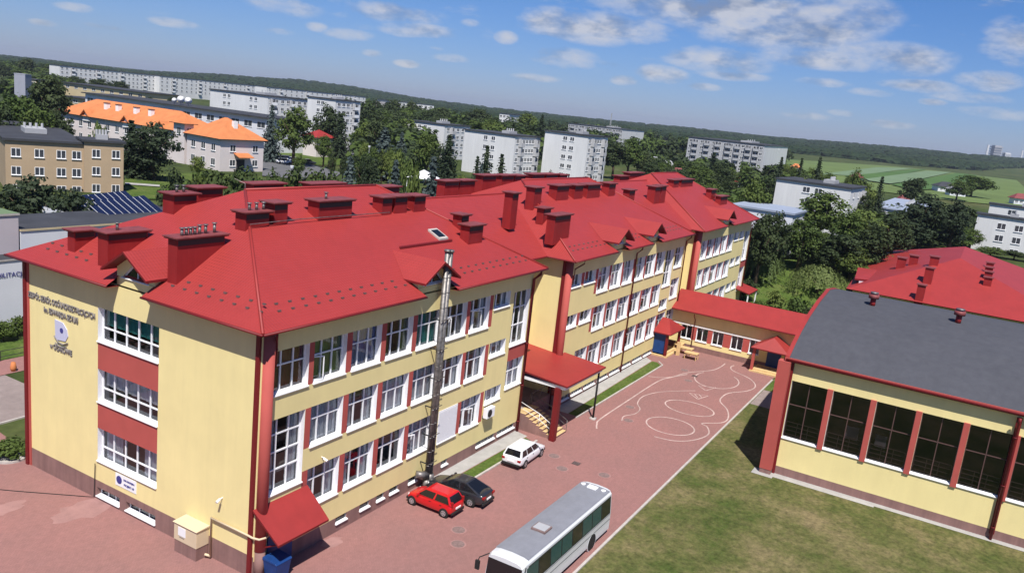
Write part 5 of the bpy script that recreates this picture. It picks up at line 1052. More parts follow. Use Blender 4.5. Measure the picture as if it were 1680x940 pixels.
m = MB(); m.hexa([(lx*.3, -2.2, H_-4.0), (lx*.3+4, -2.2, H_-4.0), (lx*.3+4, -.01, H_-3.2), (lx*.3, -.01, H_-3.2), (lx*.3, -2.2, H_-3.85), (lx*.3+4, -2.2, H_-3.85), (lx*.3+4, -.01, H_-3.05), (lx*.3, -.01, H_-3.05)], 'orange'); m.build('porch_roof', o); m = MB(); m.box(lx*.3+.8, -.05, .3, lx*.3+3, -.001, 3, 'darkmetal'); m.build('door', o); m = MB(); m.box(lx*.45, ly*.2, H_+1.2, lx*.45+1, ly*.2+.9, H_+3.9, 'sill'); m.build('chimney', o)
o, lx, ly, H_ = hipblock('orange_roofed_building', 'long pale building with an orange tiled roof and small white gables, running away left', 'building', (288, 214, 197), 92, 345, 0, 4.2, 'pinkwall', 'orange', [(1, 'w', 1.5, 1.6, [1.2, 4.5], fr(12, .03, .97))], Ls=(14, None), ridge='y', base=terr(130, 170)-.5)
for f in (.28, .62, .9):
    m = MB(); y_ = ly*(1-f); m.hexa([(-.9, y_-1.8, H_-.1), (-.9, y_, H_+1.5), (5, y_, H_+1.5), (2, y_-1.8, H_+.2), (-.9, y_-1.8, H_+.1), (-.9, y_, H_+1.75), (5, y_, H_+1.75), (2, y_-1.8, H_+.4)], 'orange'); m.hexa([(-.9, y_+1.8, H_-.1), (-.9, y_, H_+1.5), (5, y_, H_+1.5), (2, y_+1.8, H_+.2), (-.9, y_+1.8, H_+.1), (-.9, y_, H_+1.75), (5, y_, H_+1.75), (2, y_+1.8, H_+.4)], 'orange'); m.hexa([(-.3, y_-1.5, H_-1.2), (-.3, y_+1.5, H_-1.2), (.3, y_+1.5, H_-1.2), (.3, y_-1.5, H_-1.2), (-.3, y_-.1, H_+1.3), (-.3, y_+.1, H_+1.3), (.3, y_+.1, H_+1.3), (.3, y_-.1, H_+1.3)], 'sill'); m.build('dormer', o)
for f in (.35, .45, .6, .72): m = MB(); m.box(3.2, ly*(1-f), H_+1.4, 4.2, ly*(1-f)+1.1, H_+3.7, 'sill'); m.box(3.1, ly*(1-f)-.1, H_+3.7, 4.3, ly*(1-f)+1.2, H_+3.85, 'darkmetal'); m.build('chimney', o)
hipblock('orange_roofed_building', 'small pink stair tower with its own orange cap between the two orange-roofed wings', 'building', (303, 203, 192), 285, 318, -3, 2.0, 'pinkwall', 'orange', [(1, 'w', 1.5, 1.6, [1.0, 4.6], [.5]), (2, 'w', 1.3, 1.5, [1.0], [.5])], ridge='y')
# low commercial slabs behind
block('low_hall', 'low cream hall with a flat roof left of the orange roof', 'hall', (148, 163, 320), 100, None, 0, [(1, 'w', 3, 1.2, [1.0], fr(3))], wall='creamwall', base=terr(150, 280)-1, Ls=(14, None), gear=False, over=.8, group='low halls behind the orange roof')
block('low_hall', 'long low cream and white hall with parked vans before it', 'hall', (238, 152, 400), 104, None, 0, [(1, 'w', 3, 1.4, [1.2], fr(9))], wall='creamwall', Ls=(20, None), gear=False, over=.8, group='low halls behind the orange roof')
block('low_hall', 'long low white hall with dark shopfront directly behind the orange ridge', 'hall', (440, 193, 245), 140, None, 0, [(1, 'w', 3.4, 1.8, [1.6], fr(16))], wall='coolwhite', Ls=(16, None), gear=False, over=1.0, group='low halls behind the orange roof')
block('low_hall', 'dark blue grey hall at the far left edge', 'hall', (23, 120, 300), -30, 27, -60, [], wall='greyblue', gear=False, Ls=(3, None), roof='greyblue', over=.05)
block('low_hall', 'narrow cream building between the left trees and the dark blue hall', 'hall', (25, 127, 330), None, 60, -50, [(2, 'w', 2, 1.4, [1.0, 3.8], fr(3))], wall='creamwall', gear=False, Ls=(None, 10))
for k, (u, v, d, s_, lb) in enumerate([(286, 165, 270, .8, 'leftmost white satellite dish behind the orange roof'), (297, 164, 268, 1.25, 'largest white satellite dish, middle of three'), (309, 166, 266, 1.15, 'rightmost white satellite dish of three')]):
    P = at(u, v, d); t = thing('satellite_dish', lb, 'satellite dish', tuple(P), 0, 'satellite dishes behind the orange roof'); dvec = Vector((-.5, -.75, .35)).normalized(); m = MB(); m.tube([(0, 0, 0), tuple(dvec*.25*s_*.5), tuple(dvec*.45*s_*.5)], [s_*.25, s_*.8, s_], 'dish', 20); m.build('reflector', t, True); m = MB(); m.tube([(0, 0, 0), (0, 0, terr(P.x, P.y)-P.z)], .12, 'blockgrey', 6); m.build('mast', t)
# right side: grey sheet roof, low white house, small houses
block('grey_roofed_hall', 'hall with a large plain grey sheet roof beside the leafy trees', 'hall', (1302, 350, 150), 1200, 1312, 0, [], wall='coolwhite', roof='sheetgrey', gear=False, base=0, over=.3, Ls=(14, None))
block('terraced_house', 'low white house with a flat grey roof, balcony awning and brown band', 'house', (1505, 348, 225), 1432, 1530, 0, [(1, 'w', 1.6, 1.4, [1.0], [.12, .45, .75]), (1, 'sill', 5, 2.2, [4.2], [.6]), (1, 'chimcap', 6, 2.2, [7.0], [.6])], wall='coolwhite', roof='sheetgrey', base=3)
hipblock('small_house', 'tiny white house with a steep red roof before the long grey block', 'house', (1236, 302, 330), 1208, 1246, 0, 4.5, 'coolwhite', 'roofplain', [(1, 'w', 2, 1.6, [-2.4], [.5])], ridge='y')
hipblock('small_house', 'low red-roofed pavilion on the lawn left of the park road', 'house', (520, 226, 250), 498, 548, 0, 2.2, 'pinkwall', 'roofplain', [], ridge='y')
hs = [(1100, 282, 330, 26, 'chimcap', 'long low house with a dull red roof behind the school ridge'), (1065, 262, 420, 18, 'blockgrey', 'pale low house between trees above the school ridge'), (1085, 268, 400, 22, 'blockgrey', 'flat grey-roofed shed left of the long grey block'), (1060, 278, 330, 14, 'chimcap', 'small white house with a dull red roof tucked under the dark tree'),
 (1300, 272, 330, 14, 'orange', 'pinkish house right of the long grey block'), (1540, 302, 300, 34, 'darkflat', 'dark-roofed barn in front of the fields'), (1560, 308, 300, 26, 'blockgrey', 'grey shed beside the dark-roofed barn'), (1400, 288, 330, 16, 'chimcap', 'brown-roofed house behind the white block'), (1665, 322, 260, 24, 'chimcap', 'red-roofed house above the blocks at the right edge'), (1478, 324, 260, 14, 'chimcap', 'red chimneyed house behind the low white house'),
 (1530, 262, 950, 12, 'blockgrey', 'white farmhouse at the forest edge'), (1541, 266, 940, 12, 'orange', 'small orange-roofed farmhouse at the forest edge'), (1565, 267, 950, 9, 'blockgrey', 'lone white shed on the far meadow'), (1108, 222, 900, 26, 'blockgrey', 'pale farm buildings before the forest in the middle')]
for (u, v, d, wpx, rm, lb) in hs:
    d = 140
    while d < 4000 and at(u, v+3, d).z > terr(*at(u, v+3, d).xy)+3.2: d *= 1.01
    w_ = wpx/F*d; hipblock('small_house', lb, 'house', (u, v+3, d), None, None, -60, 2.4 if d < 600 else 2.0, 'coolwhite', rm, [(2, 'w', 1.4, 1.2, [.8], fr(3))] if d < 600 else [], Ls=(w_, w_*.6), ridge='x', base=terr(*at(u, v+3, d).xy)-.5)
# rehabilitation building at the left edge
rh = thing('rehabilitation_centre', 'white clinic with blue lettering at the left edge behind the school corner', 'building', (0, 0, 0))
def wq_(ua, ub, y, v0, v1, mt, dep=12, top='darkflat'):
    pass
m = MB(); m.box(20, 78, 0, 46.5, 95, 7.15, 'coolwhite', top='darkflat'); m.box(19.9, 77.9, 7.15, 46.6, 95, 7.3, 'kerb', top='darkflat'); m.build('front_wing', rh)
m = MB(); m.box(20, 80.2, 0, 45.0, 96, 11.0, 'lilac', top='sheetgrey'); m.box(19.9, 80.1, 11.0, 45.1, 96.1, 11.2, 'kerb', top='field_a'); m.build('upper_block', rh)
m = MB(); m.box(45.2, 80.2, 0, 57.5, 88.0, 9.4, 'coolwhite', top='darkflat'); m.box(45.15, 80.1, 9.4, 57.6, 88.1, 9.6, 'creamwall', top='darkflat'); m.box(57.7, 82.5, 0, 66, 87, 9.0, 'coolwhite'); m.box(57.65, 82.4, 9.0, 66.1, 87.1, 9.2, 'creamwall', top='darkflat'); m.build('side_block', rh)
text('REHABILITACJA', .60, (42.3, 77.95, 5.6), 'navy', 'letters', rh, .004, rz=0)
m = MB(); m.tube([(40.95, 77.9, 3.4), (40.95, 77.86, 3.4)], .4, 'navy', 20); m.build('round_logo', rh)
m = MB()
for z in (1.0, 1.5): m.tube([(20, 75.4, z+.3), (48, 75.4, z+.3)], .04, 'darkmetal', 6)
for k in range(15): m.tube([(20+2*k, 75.4, .3), (20+2*k, 75.4, 1.8)], .04, 'darkmetal', 6)
tag(m.build('metal_fence'), 'dark metal railing in front of the white clinic', 'fence')
m = MB(); [m.tube([(10, 69.9, z+.4), (40, 69.9, z+.4)], .03, 'darkmetal', 6) for z in (.4, .9)]; [m.tube([(10+2.5*k, 69.9, .3), (10+2.5*k, 69.9, 1.3)], .035, 'darkmetal', 6) for k in range(13)]; tag(m.build('metal_fence'), 'low dark railing beside the red pavement at the left edge', 'fence')
# solar panels on the clinic roof
sp_ = thing('solar_array', 'rows of dark blue solar panels behind the left chimneys', 'solar panels', (0, 0, 0))
for j in range(2):
    for k in range(9):
        P = Vector((59.4+1.12*k+.3*j, 87.6+4.3*j+.35*k, 8.3)); m = MB(); m.hexa([(P.x, P.y, P.z), (P.x+1.0, P.y+.25, P.z), (P.x+.6, P.y+3.8, P.z+1.7), (P.x-.4, P.y+3.5, P.z+1.7), (P.x, P.y, P.z+.08), (P.x+1.0, P.y+.25, P.z+.08), (P.x+.6, P.y+3.8, P.z+1.78), (P.x-.4, P.y+3.5, P.z+1.78)], 'sill', top='solar'); m.build('panel', sp_)
m = MB(); m.box(59, 88.6, 0, 73, 100, 8.25, 'coolwhite', top='darkflat'); tag(m.build('flat_building'), 'flat-roofed building carrying the solar panels', 'building')
# mast, cement works towers
m = MB(); P = at(1004, 186, 900); g = terr(P.x, P.y)
for a in range(3): m.tube([(P.x+math.cos(a*2.1)*.9, P.y+math.sin(a*2.1)*.9, g), (P.x+math.cos(a*2.1)*.4, P.y+math.sin(a*2.1)*.4, P.z)], .22, 'blockgrey', 5)
for k in range(14): z = g+(P.z-g)*k/14; m.tube([(P.x-.7, P.y, z), (P.x+.7, P.y, z+1.5)], .12, 'blockgrey', 4)
tag(m.build('radio_mast'), 'thin lattice mast rising above the forest line in the middle', 'mast')
for (u, vt, vb, w_, mt, lb) in ((1636, 239, 262, 14, 'blockgrey', 'dark preheater tower of the cement works on the right horizon'), (1622, 238, 262, 4, 'blockwhite', 'slim pale chimney of the cement works left of its tower'), (1652, 251, 264, 10, 'blockwhite', 'pale silo of the cement works right of its tower'), (1678, 247, 266, 3, 'blockwhite', 'slim chimney at the right edge of the horizon')):
    P = at(u, vt, 3400); Q = at(u, vb, 3400); ww = w_/F*3400/2; t = thing('works_tower', lb, 'industrial tower', (P.x, P.y, Q.z-60), YAW); Ht = P.z-Q.z+60; m = MB()
    if w_ < 6: m.tube([(0, 0, 0), (0, 0, Ht)], [ww*1.2, ww*.8], mt, 12)
    else:
        for k in range(6): z = 60+(Ht-60)*k/6; m.box(-ww, -ww, z, ww, ww, z+(Ht-60)/12, mt); m.box(-ww*.8, -ww*.8, z+(Ht-60)/12, ww*.7, ww*.8, z+(Ht-60)/6, mt)
        m.box(-ww*.9, -ww*.9, 0, ww*.9, ww*.9, 60, mt)
    m.build('shaft', t)
# fields and town ground
def drape(name, px, mt, zoff=.35, n=10, kind='structure'):
    pts = []
    for (u, v) in px:
        z = 7
        for _ in range(6):
            P = onz(u, v, z); q = Vector((P.x-60, P.y-30))
            if q.length > 1120 or ray(u, v).z >= -.004: h_ = ray(u, v); h_ = Vector((h_.x, h_.y)).normalized()*1120; P = Vector((60+h_.x, 30+h_.y, 7))
            z = terr(P.x, P.y)
        pts.append((P.x, P.y))
    me = bmesh.new(); vs = [me.verts.new((p[0], p[1], 0)) for p in pts]; me.faces.new(vs)
    x0, x1 = min(p[0] for p in pts), max(p[0] for p in pts); y0, y1 = min(p[1] for p in pts), max(p[1] for p in pts)
    for k in range(1, n): bmesh.ops.bisect_plane(me, geom=me.verts[:]+me.edges[:]+me.faces[:], plane_co=(lerp(x0, x1, k/n), 0, 0), plane_no=(1, 0, 0)); bmesh.ops.bisect_plane(me, geom=me.verts[:]+me.edges[:]+me.faces[:], plane_co=(0, lerp(y0, y1, k/n), 0), plane_no=(0, 1, 0))
    for v_ in me.verts: v_.co.z = terr(v_.co.x, v_.co.y)+zoff
    for f in me.faces:
        f.normal_update()
        if f.normal.z < 0: f.normal_flip()
    m = bpy.data.meshes.new(name); me.to_mesh(m); me.free(); m.materials.append(M[mt]); o = bpy.data.objects.new(name, m); COL.objects.link(o); tag(o, kind=kind); return o
drape('meadow', [(1290, 262), (1460, 273), (1520, 279), (1620, 290), (1720, 300), (1720, 345), (1560, 330), (1420, 312), (1290, 300)], 'field_c', .3)
drape('crop_field', [(1345, 287), (1440, 275.5), (1500, 277), (1400, 290)], 'field_a', .6); drape('crop_field', [(1385, 291), (1500, 279), (1560, 282), (1430, 298)], 'field_b', .75); drape('crop_field', [(1420, 296), (1520, 281.5), (1562, 284), (1500, 298), (1460, 304), (1425, 299)], 'field_a', .9); drape('crop_field', [(1462, 305), (1570, 285), (1650, 290), (1560, 312), (1500, 314)], 'field_b', .75)
drape('crop_field', [(1580, 276), (1680, 281), (1700, 292), (1620, 287)], 'field_a', .6)
drape('park_road', [(552, 241), (578, 238), (600, 252), (640, 268), (655, 292), (600, 292), (590, 268), (560, 255)], 'asphalt', .25)
drape('car_park', [(432, 262), (455, 258), (500, 268), (560, 285), (540, 300), (430, 290)], 'asphalt', .22)
drape('park_lawn', [(432, 240), (500, 240), (560, 262), (565, 272), (500, 272), (432, 255)], 'grass', .2); drape('school_lawn', [(205, 290), (320, 285), (430, 292), (430, 330), (205, 330)], 'grass', .15)
drape('garden_path', [(205, 302), (262, 306), (262, 309), (205, 305)], 'concrete', .3, 4)
drape('garden', [(1200, 480), (1300, 455), (1400, 480), (1360, 520), (1280, 520)], 'grass', .12)

# ------------------------------------------------------------------ trees
def quad(m, c, n, s1, s2, mi, rnd, up=None):
    n = n.normalized(); a = (up or Vector((rnd.gauss(0, 1), rnd.gauss(0, 1), rnd.gauss(0, 1)))); x = n.cross(a)
    if x.length < 1e-4: x = n.orthogonal()
    x.normalize(); y = n.cross(x); x *= s1/2; y *= s2/2; i = len(m.v)
    m.v += [tuple(c-x*.6-y), tuple(c+x-y*.3), tuple(c+x*.5+y), tuple(c-x+y*.4)]; m.f.append((i, i+1, i+2, i+3)); m.mi.append(mi)
def rsph(r):
    while True:
        v = Vector((r.uniform(-1, 1), r.uniform(-1, 1), r.uniform(-1, 1)))
        if .05 < v.length < 1: return v
def broad(seed, mt, Rx=4.0, H=10.0, base=.22, nc=64, nq=48, ls=.42, flat=1.0, cr_=1.15, drop=0):
    r = random.Random(seed); m = MB(); mi = m.m(mt); hz_ = H*(1-base)/2; cz = H*base+hz_
    lob = [(rsph(r).normalized(), r.uniform(.75, 1.12)) for _ in range(7)]
    for _ in range(nc):
        d = rsph(r).normalized(); k = 1.0
        for l, f in lob:
            if d.dot(l) > .55: k = max(k*.9, f)
        q = r.random()**.38*k; c = Vector((d.x*Rx*.80*q, d.y*Rx*.80*q, cz+d.z*hz_*.84*q)); 
        taper = 1-.28*max(0, (c.z-cz)/hz_); c.x *= taper; c.y *= taper; R_ = cr_*r.uniform(.7, 1.3)
        for _ in range(nq):
            o = rsph(r); o = o*(.55+.45*o.length); p = c+Vector((o.x*R_, o.y*R_, o.z*R_*.75*flat)); n = (o.normalized()*1.1+Vector((0, 0, .55))+rsph(r)*.9); quad(m, p, n, ls*r.uniform(.7, 1.3), ls*r.uniform(.6, 1.1), mi, r)
    return m.mesh('crown')
def conif(seed, mt, Rx=2.7, H=12.0, step=.42, droop=.32, ls=.42, jag=.22):
    r = random.Random(seed); m = MB(); mi = m.m(mt); z = .7
    while z < H-.1:
        t = 1-z/H; L_ = Rx*(t**.82)*r.uniform(1-jag, 1+jag*.5)+.12; nb = max(4, int(6+9*t))
        for b in range(nb):
            a = 2*PI*(b+r.random())/nb; l = L_*r.uniform(.72, 1.1); ns = max(2, int(l/.33))
            for k in range(ns):
                q = (k+.6)/ns; p = Vector((math.cos(a)*l*q, math.sin(a)*l*q, z-droop*l*q+.10*l*q*q+r.uniform(-.08, .08))); w = ls*(1.25-.55*q)
                quad(m, p, Vector((math.cos(a)*.9, math.sin(a)*.9, .8))+rsph(r)*1.0, w*1.3, w*r.uniform(.7, 1.1), mi, r)
                if k % 2 == 0: quad(m, p-Vector((0, 0, .16)), Vector((math.cos(a), math.sin(a), .1))+rsph(r)*.6, w*1.3, w*1.1, mi, r)
        z += step*r.uniform(.8, 1.2)
    return m.mesh('crown')
def willow(seed):
    r = random.Random(seed); m = MB(); mi = m.m('willow')
    for _ in range(360):
        a = r.uniform(0, 2*PI); q = r.random()**.5; x, y = math.cos(a)*4.2*q, math.sin(a)*4.2*q; top = 8.2*(1-.35*q*q)*r.uniform(.85, 1.05); ln = r.uniform(2, 5.5)*(.5+.6*q)
        for k in range(int(ln/.34)):
            z = top-.34*k
            if z < .4: break
            quad(m, Vector((x*(1+.02*k)+r.uniform(-.12, .12), y*(1+.02*k)+r.uniform(-.12, .12), z)), Vector((x, y, .6))+rsph(r)*1.2, .26, .44, mi, r, Vector((0, 0, 1)))
    return m.mesh('crown')
def trunkmesh(H, r0, limbs=5, seed=1, mt='bark', spread=.25):
    r = random.Random(seed); m = MB(); m.tube([(0, 0, -.8), (.03*H*.2, 0, H*.35), (0, .02*H, H*.75)], [r0*1.15, r0*.8, r0*.3], mt, 8)
    for k in range(limbs): a = 2*PI*(k+r.random()*.6)/limbs; z = H*r.uniform(.25, .5); m.tube([(0, 0, z), (math.cos(a)*H*spread*.5, math.sin(a)*H*spread*.5, z+H*.12), (math.cos(a)*H*spread, math.sin(a)*H*spread, z+H*.26)], [r0*.45, r0*.3, r0*.1], mt, 5)
    return m.mesh('trunk', True)
PR = {'deci': [(broad(i, 'leaf'), trunkmesh(10, .28, 6, i), 4.0, 10.0) for i in (1, 2, 3)], 'dark': [(broad(i, 'leafdark', cr_=1.05), trunkmesh(10, .28, 6, i), 4.0, 10.0) for i in (4, 5)],
      'light': [(broad(i, 'leaflight', ls=.38), trunkmesh(10, .24, 6, i), 4.0, 10.0) for i in (6, 7)], 'pine': [(broad(i, 'needle', 4.2, 9.5, .18, 80, 44, .42, .5, 1.25), trunkmesh(9.5, .3, 7, i), 4.2, 9.5) for i in (8, 9)],
      'spruce': [(conif(i, 'needle'), trunkmesh(12, .2, 0, i), 2.6, 12.0) for i in (10, 11)], 'blue': [(conif(i, 'bluen', 2.9, 11, .40, .22, .46), trunkmesh(11, .2, 0, i), 2.8, 11.0) for i in (12, 13)],
      'willow': [(willow(i), trunkmesh(8, .35, 6, i, spread=.3), 4.5, 8.6) for i in (14, 15)], 'thuja': [(broad(i, 'thuja', 1.0, 4.2, .04, 30, 34, .26, 1, .52), trunkmesh(3.5, .07, 0, i), 1.05, 4.2) for i in (16, 17)],
      'bush': [(broad(i, 'leaf', 1.6, 2.6, .04, 30, 34, .28, 1, .6), trunkmesh(2.0, .07, 4, i), 1.7, 2.6) for i in (18, 19)], 'lbush': [(broad(i, 'leaflight', 1.6, 2.6, .04, 30, 34, .28, 1, .6), trunkmesh(2.0, .07, 4, i), 1.7, 2.6) for i in (20, 21)]}
NM = {'deci': 'broadleaf_tree', 'dark': 'broadleaf_tree', 'light': 'broadleaf_tree', 'pine': 'pine_tree', 'spruce': 'spruce_tree', 'blue': 'blue_spruce', 'willow': 'willow_tree', 'thuja': 'thuja_shrub', 'bush': 'bush', 'lbush': 'bush'}
rt = random.Random(11)
def tree_at(kind, x, y, zb, h, w, label, group=None):
    P = PR[kind][rt.randrange(len(PR[kind]))]; o = thing(NM[kind], label, 'bush' if 'bush' in kind else ('shrub' if kind == 'thuja' else 'tree'), (x, y, zb), rt.uniform(0, 6.28), group)
    sx = w/2/P[2]*{'spruce': 1.9, 'blue': 1.6, 'thuja': 1.3}.get(kind, 1.38); sz = h/P[3]*1.06; inst(P[0], 'crown', o, sc=(sx, sx*rt.uniform(.9, 1.1), sz)); inst(P[1], 'trunk', o, sc=((sx+sz)/2, (sx+sz)/2, sz)); return o
def tree(kind, u, vtop, dep, wpx, label, group=None, hmin=2.0):
    P = at(u, vtop, dep); zb = terr(P.x, P.y); h = max(P.z-zb, hmin); return tree_at(kind, P.x, P.y, zb, h, wpx/F*dep, label, group)
T = [('dark', 75, 126, 200, 62, 'tall grey-green tree at the left edge, left of the orange roof'), ('deci', 28, 158, 165, 62, 'bright leafy tree above the tan building, second from the left edge'), ('deci', 62, 176, 155, 50, 'rounded leafy tree just above the roof of the tan building'),
 ('dark', 2, 172, 150, 50, 'leafy tree cut by the left edge of the picture'), ('dark', 97, 182, 158, 40, 'low dark tree between the tan building and the orange roof'), ('dark', 105, 150, 240, 26, 'thin dark tree behind the tall grey-green one'), ('dark', 42, 96, 620, 26, 'distant dark tree breaking the left horizon'),
 ('pine', 52, 291, 103, 92, 'spreading dark pine in front of the tan building'), ('pine', 122, 314, 97, 84, 'lower dark pine right of the spreading one, above the clinic roof'), ('lbush', 165, 205, 150, 26, 'yellow-green bush on the roofline behind the tan building'),
 ('spruce', 216, 200, 158, 42, 'dark spruce beside the right end of the tan building'), ('pine', 252, 203, 156, 70, 'large dark tree in front of the long orange-roofed wing'), ('spruce', 238, 212, 157, 40, 'spruce squeezed between the large dark tree and its neighbour'),
 ('light', 325, 256, 162, 22, 'small ball-shaped tree on the lawn before the pink wing'), ('dark', 292, 278, 112, 60, 'dark rounded shrub behind the leftmost roof chimneys'), ('bush', 328, 272, 116, 36, 'hedge bush right of the dark rounded shrub'),
 ('blue', 447, 178, 218, 34, 'tall blue spruce right of the orange roof'), ('deci', 485, 180, 212, 56, 'big leafy tree beside the tall blue spruce'), ('dark', 543, 173, 262, 48, 'round dark tree in front of the white gable left of centre'), ('spruce', 560, 191, 255, 28, 'spruce right of the round dark tree'),
 ('deci', 533, 222, 218, 28, 'small leafy tree at the top of the park road'), ('dark', 546, 246, 190, 14, 'small dark shrub left of the park road'), ('dark', 564, 257, 186, 14, 'ball-shaped shrub beside the park road, left of two'), ('dark', 587, 257, 184, 22, 'ball-shaped shrub beside the park road, right of two'), ('light', 492, 253, 186, 20, 'small ball tree by the car park'),
 ('dark', 610, 172, 330, 40, 'dark tree behind the top of the park road'), ('deci', 602, 205, 250, 50, 'leafy tree overhanging the park road from the right'), ('dark', 625, 200, 240, 46, 'dark tree behind the one overhanging the park road'), ('blue', 632, 213, 205, 48, 'blue spruce right of the park road'), ('blue', 660, 222, 210, 34, 'second blue spruce right of the park road'),
 ('lbush', 612, 262, 168, 20, 'light shrub on the right verge of the park road'), ('lbush', 652, 250, 170, 24, 'light green bush below the blue spruces'), ('lbush', 672, 262, 160, 22, 'yellow-green bush at the foot of the leafy park tree'), ('deci', 704, 220, 205, 38, 'bright leafy tree before the leftmost block of the trio'), ('spruce', 738, 226, 188, 40, 'broad dark conifer left of the middle white gable'), ('dark', 722, 238, 195, 30, 'dark tree between the leafy one and the broad conifer'),
 ('blue', 575, 266, 132, 50, 'blue spruce behind the roof ridge, below the park road'), ('spruce', 617, 268, 130, 32, 'small dark conifer between two blue spruces behind the ridge'), ('spruce', 598, 270, 134, 20, 'slim conifer behind the ridge'), ('blue', 650, 269, 130, 50, 'blue spruce behind the ridge left of the white tent roof'), ('blue', 712, 264, 128, 58, 'largest blue spruce behind the ridge, left of the paired chimneys'), ('lbush', 683, 276, 132, 30, 'green bush between the two blue spruces behind the ridge'),
 ('spruce', 800, 244, 160, 30, 'middle and tallest of three spruces before the white gable'), ('spruce', 784, 259, 158, 22, 'left one of three spruces before the white gable'), ('spruce', 824, 256, 158, 28, 'right one of three spruces before the white gable'), ('blue', 790, 276, 150, 30, 'bluish spruce low in front of the three dark ones'), ('light', 758, 286, 160, 24, 'light shrub at the foot of the middle white gable'),
 ('spruce', 890, 192, 360, 22, 'dark spruce between two of the white blocks'), ('deci', 1037, 226, 300, 44, 'tall leafy tree right of the trio of white blocks'), ('dark', 1012, 234, 296, 44, 'dark tree beside the tall leafy tree right of the trio'), ('dark', 1060, 248, 300, 30, 'dark tree at the right flank of the tall leafy tree'), ('dark', 903, 280, 200, 14, 'dark ball of foliage above the red chimneys in the middle'),
 ('spruce', 1172, 252, 300, 26, 'dark spruce in front of the long grey block'), ('dark', 1185, 268, 270, 34, 'dark tree right of that spruce before the long grey block'), ('deci', 1145, 272, 270, 34, 'leafy tree before the left end of the long grey block'), ('dark', 1085, 262, 300, 26, 'dark tree left of the long grey block'), ('deci', 1115, 285, 240, 34, 'leafy tree just above the far school ridge'), ('dark', 1200, 284, 240, 28, 'dark tree left of the tiny red-roofed house'), ('deci', 1165, 292, 220, 40, 'leafy tree behind the farthest chimneys'),
 ('spruce', 1283, 262, 235, 20, 'spruce at the corner of the plain white gable'), ('spruce', 1316, 262, 245, 18, 'left of two spruces behind the block with red panels'), ('spruce', 1346, 262, 245, 22, 'right of two spruces behind the block with red panels'), ('dark', 1262, 288, 210, 34, 'dark tree left of the block with red panels'), ('deci', 1240, 298, 165, 50, 'leafy tree right of the far school gable'), ('deci', 1222, 312, 172, 24, 'small leafy tree against the far school eave'),
 ('deci', 1407, 282, 230, 28, 'brownish tree right of the block with red panels'), ('spruce', 1448, 292, 225, 20, 'spruce before the fields'), ('light', 1428, 300, 225, 26, 'light leafy tree before the fields'), ('dark', 1425, 318, 200, 26, 'dark tree beside the corner of the block with red panels'), ('dark', 1502, 292, 300, 40, 'dark scrub before the barn'), ('deci', 1600, 288, 420, 60, 'leafy scrub at the edge of the meadow'), ('deci', 1575, 298, 380, 40, 'leafy scrub left of the track across the meadow'),
 ('deci', 1357, 314, 160, 78, 'big bright leafy tree in front of the block with red panels'), ('light', 1418, 342, 150, 66, 'lighter leafy tree right of the big bright one'), ('deci', 1322, 360, 140, 50, 'leafy tree at the lower left of the big bright one'), ('dark', 1440, 366, 140, 56, 'dark tree below the lighter leafy one'), ('pine', 1525, 320, 180, 64, 'dark many-layered pine left of the nearer pale block'), ('pine', 1574, 330, 178, 46, 'dark many-layered pine touching the nearer pale block'), ('pine', 1496, 356, 178, 56, 'lower dark pine in front of the layered pair'),
 ('dark', 1258, 352, 132, 52, 'dark leafy tree behind the left willow'), ('dark', 1296, 374, 148, 56, 'dark tree between the two willows'), ('willow', 1248, 408, 138, 66, 'weeping willow beside the far end of the school'), ('willow', 1348, 437, 132, 72, 'weeping willow behind the corridor roof'), ('dark', 1218, 400, 150, 40, 'dark tree hard against the far end of the school'),
 ('dark', 1388, 384, 138, 62, 'dark tree above the right willow'), ('deci', 1460, 386, 180, 60, 'leafy tree behind the red gabled wing'), ('dark', 1510, 378, 182, 66, 'dark tree behind the red hipped roof, left part'), ('deci', 1562, 374, 184, 70, 'leafy tree behind the red hipped roof, middle part'), ('deci', 1622, 432, 186, 40, 'ragged leafy tree in front of the nearer pale block'), ('dark', 1660, 440, 184, 40, 'dark leafy tree at the right edge above the red roof'), ('deci', 1690, 446, 182, 40, 'leafy tree cut by the right edge'),
 ('dark', 1280, 348, 138, 46, 'dark leafy tree hiding the end of the grey sheet roof'), ('deci', 1400, 350, 146, 50, 'bright leafy tree tucked between the big one and the lighter one'), ('dark', 1475, 352, 150, 54, 'dark leafy tree left of the lower dark pine'),
 ('dark', 1225, 458, 128, 40, 'dark bush below the left willow'), ('bush', 1310, 486, 118, 36, 'round bush behind the corridor roof'), ('lbush', 1275, 478, 124, 26, 'light bush in the garden behind the corridor'), ('bush', 1250, 492, 116, 30, 'low bush by the far porch'), ('dark', 1335, 500, 112, 26, 'dark bush against the gymnasium roof'), ('bush', 1290, 505, 112, 30, 'low dark shrub just above the corridor roof'),
 ('bush', 33, 575, 78, 26, 'garden bush left of the school corner, before the railing'), ('bush', 6, 578, 76, 34, 'garden bush at the left edge before the railing')]
for t_ in T: tree(*t_)
GT = 'trees planted in a hedge row behind the school'
for k, u in enumerate((340, 352, 366, 378, 392, 404, 418, 432, 446, 460, 474, 488, 502, 516, 530, 544)): tree('thuja', u, 270+rt.uniform(-4, 5)+k*.5, 118, rt.uniform(26, 36), 'columnar green thuja in the hedge row behind the left ridge', GT)
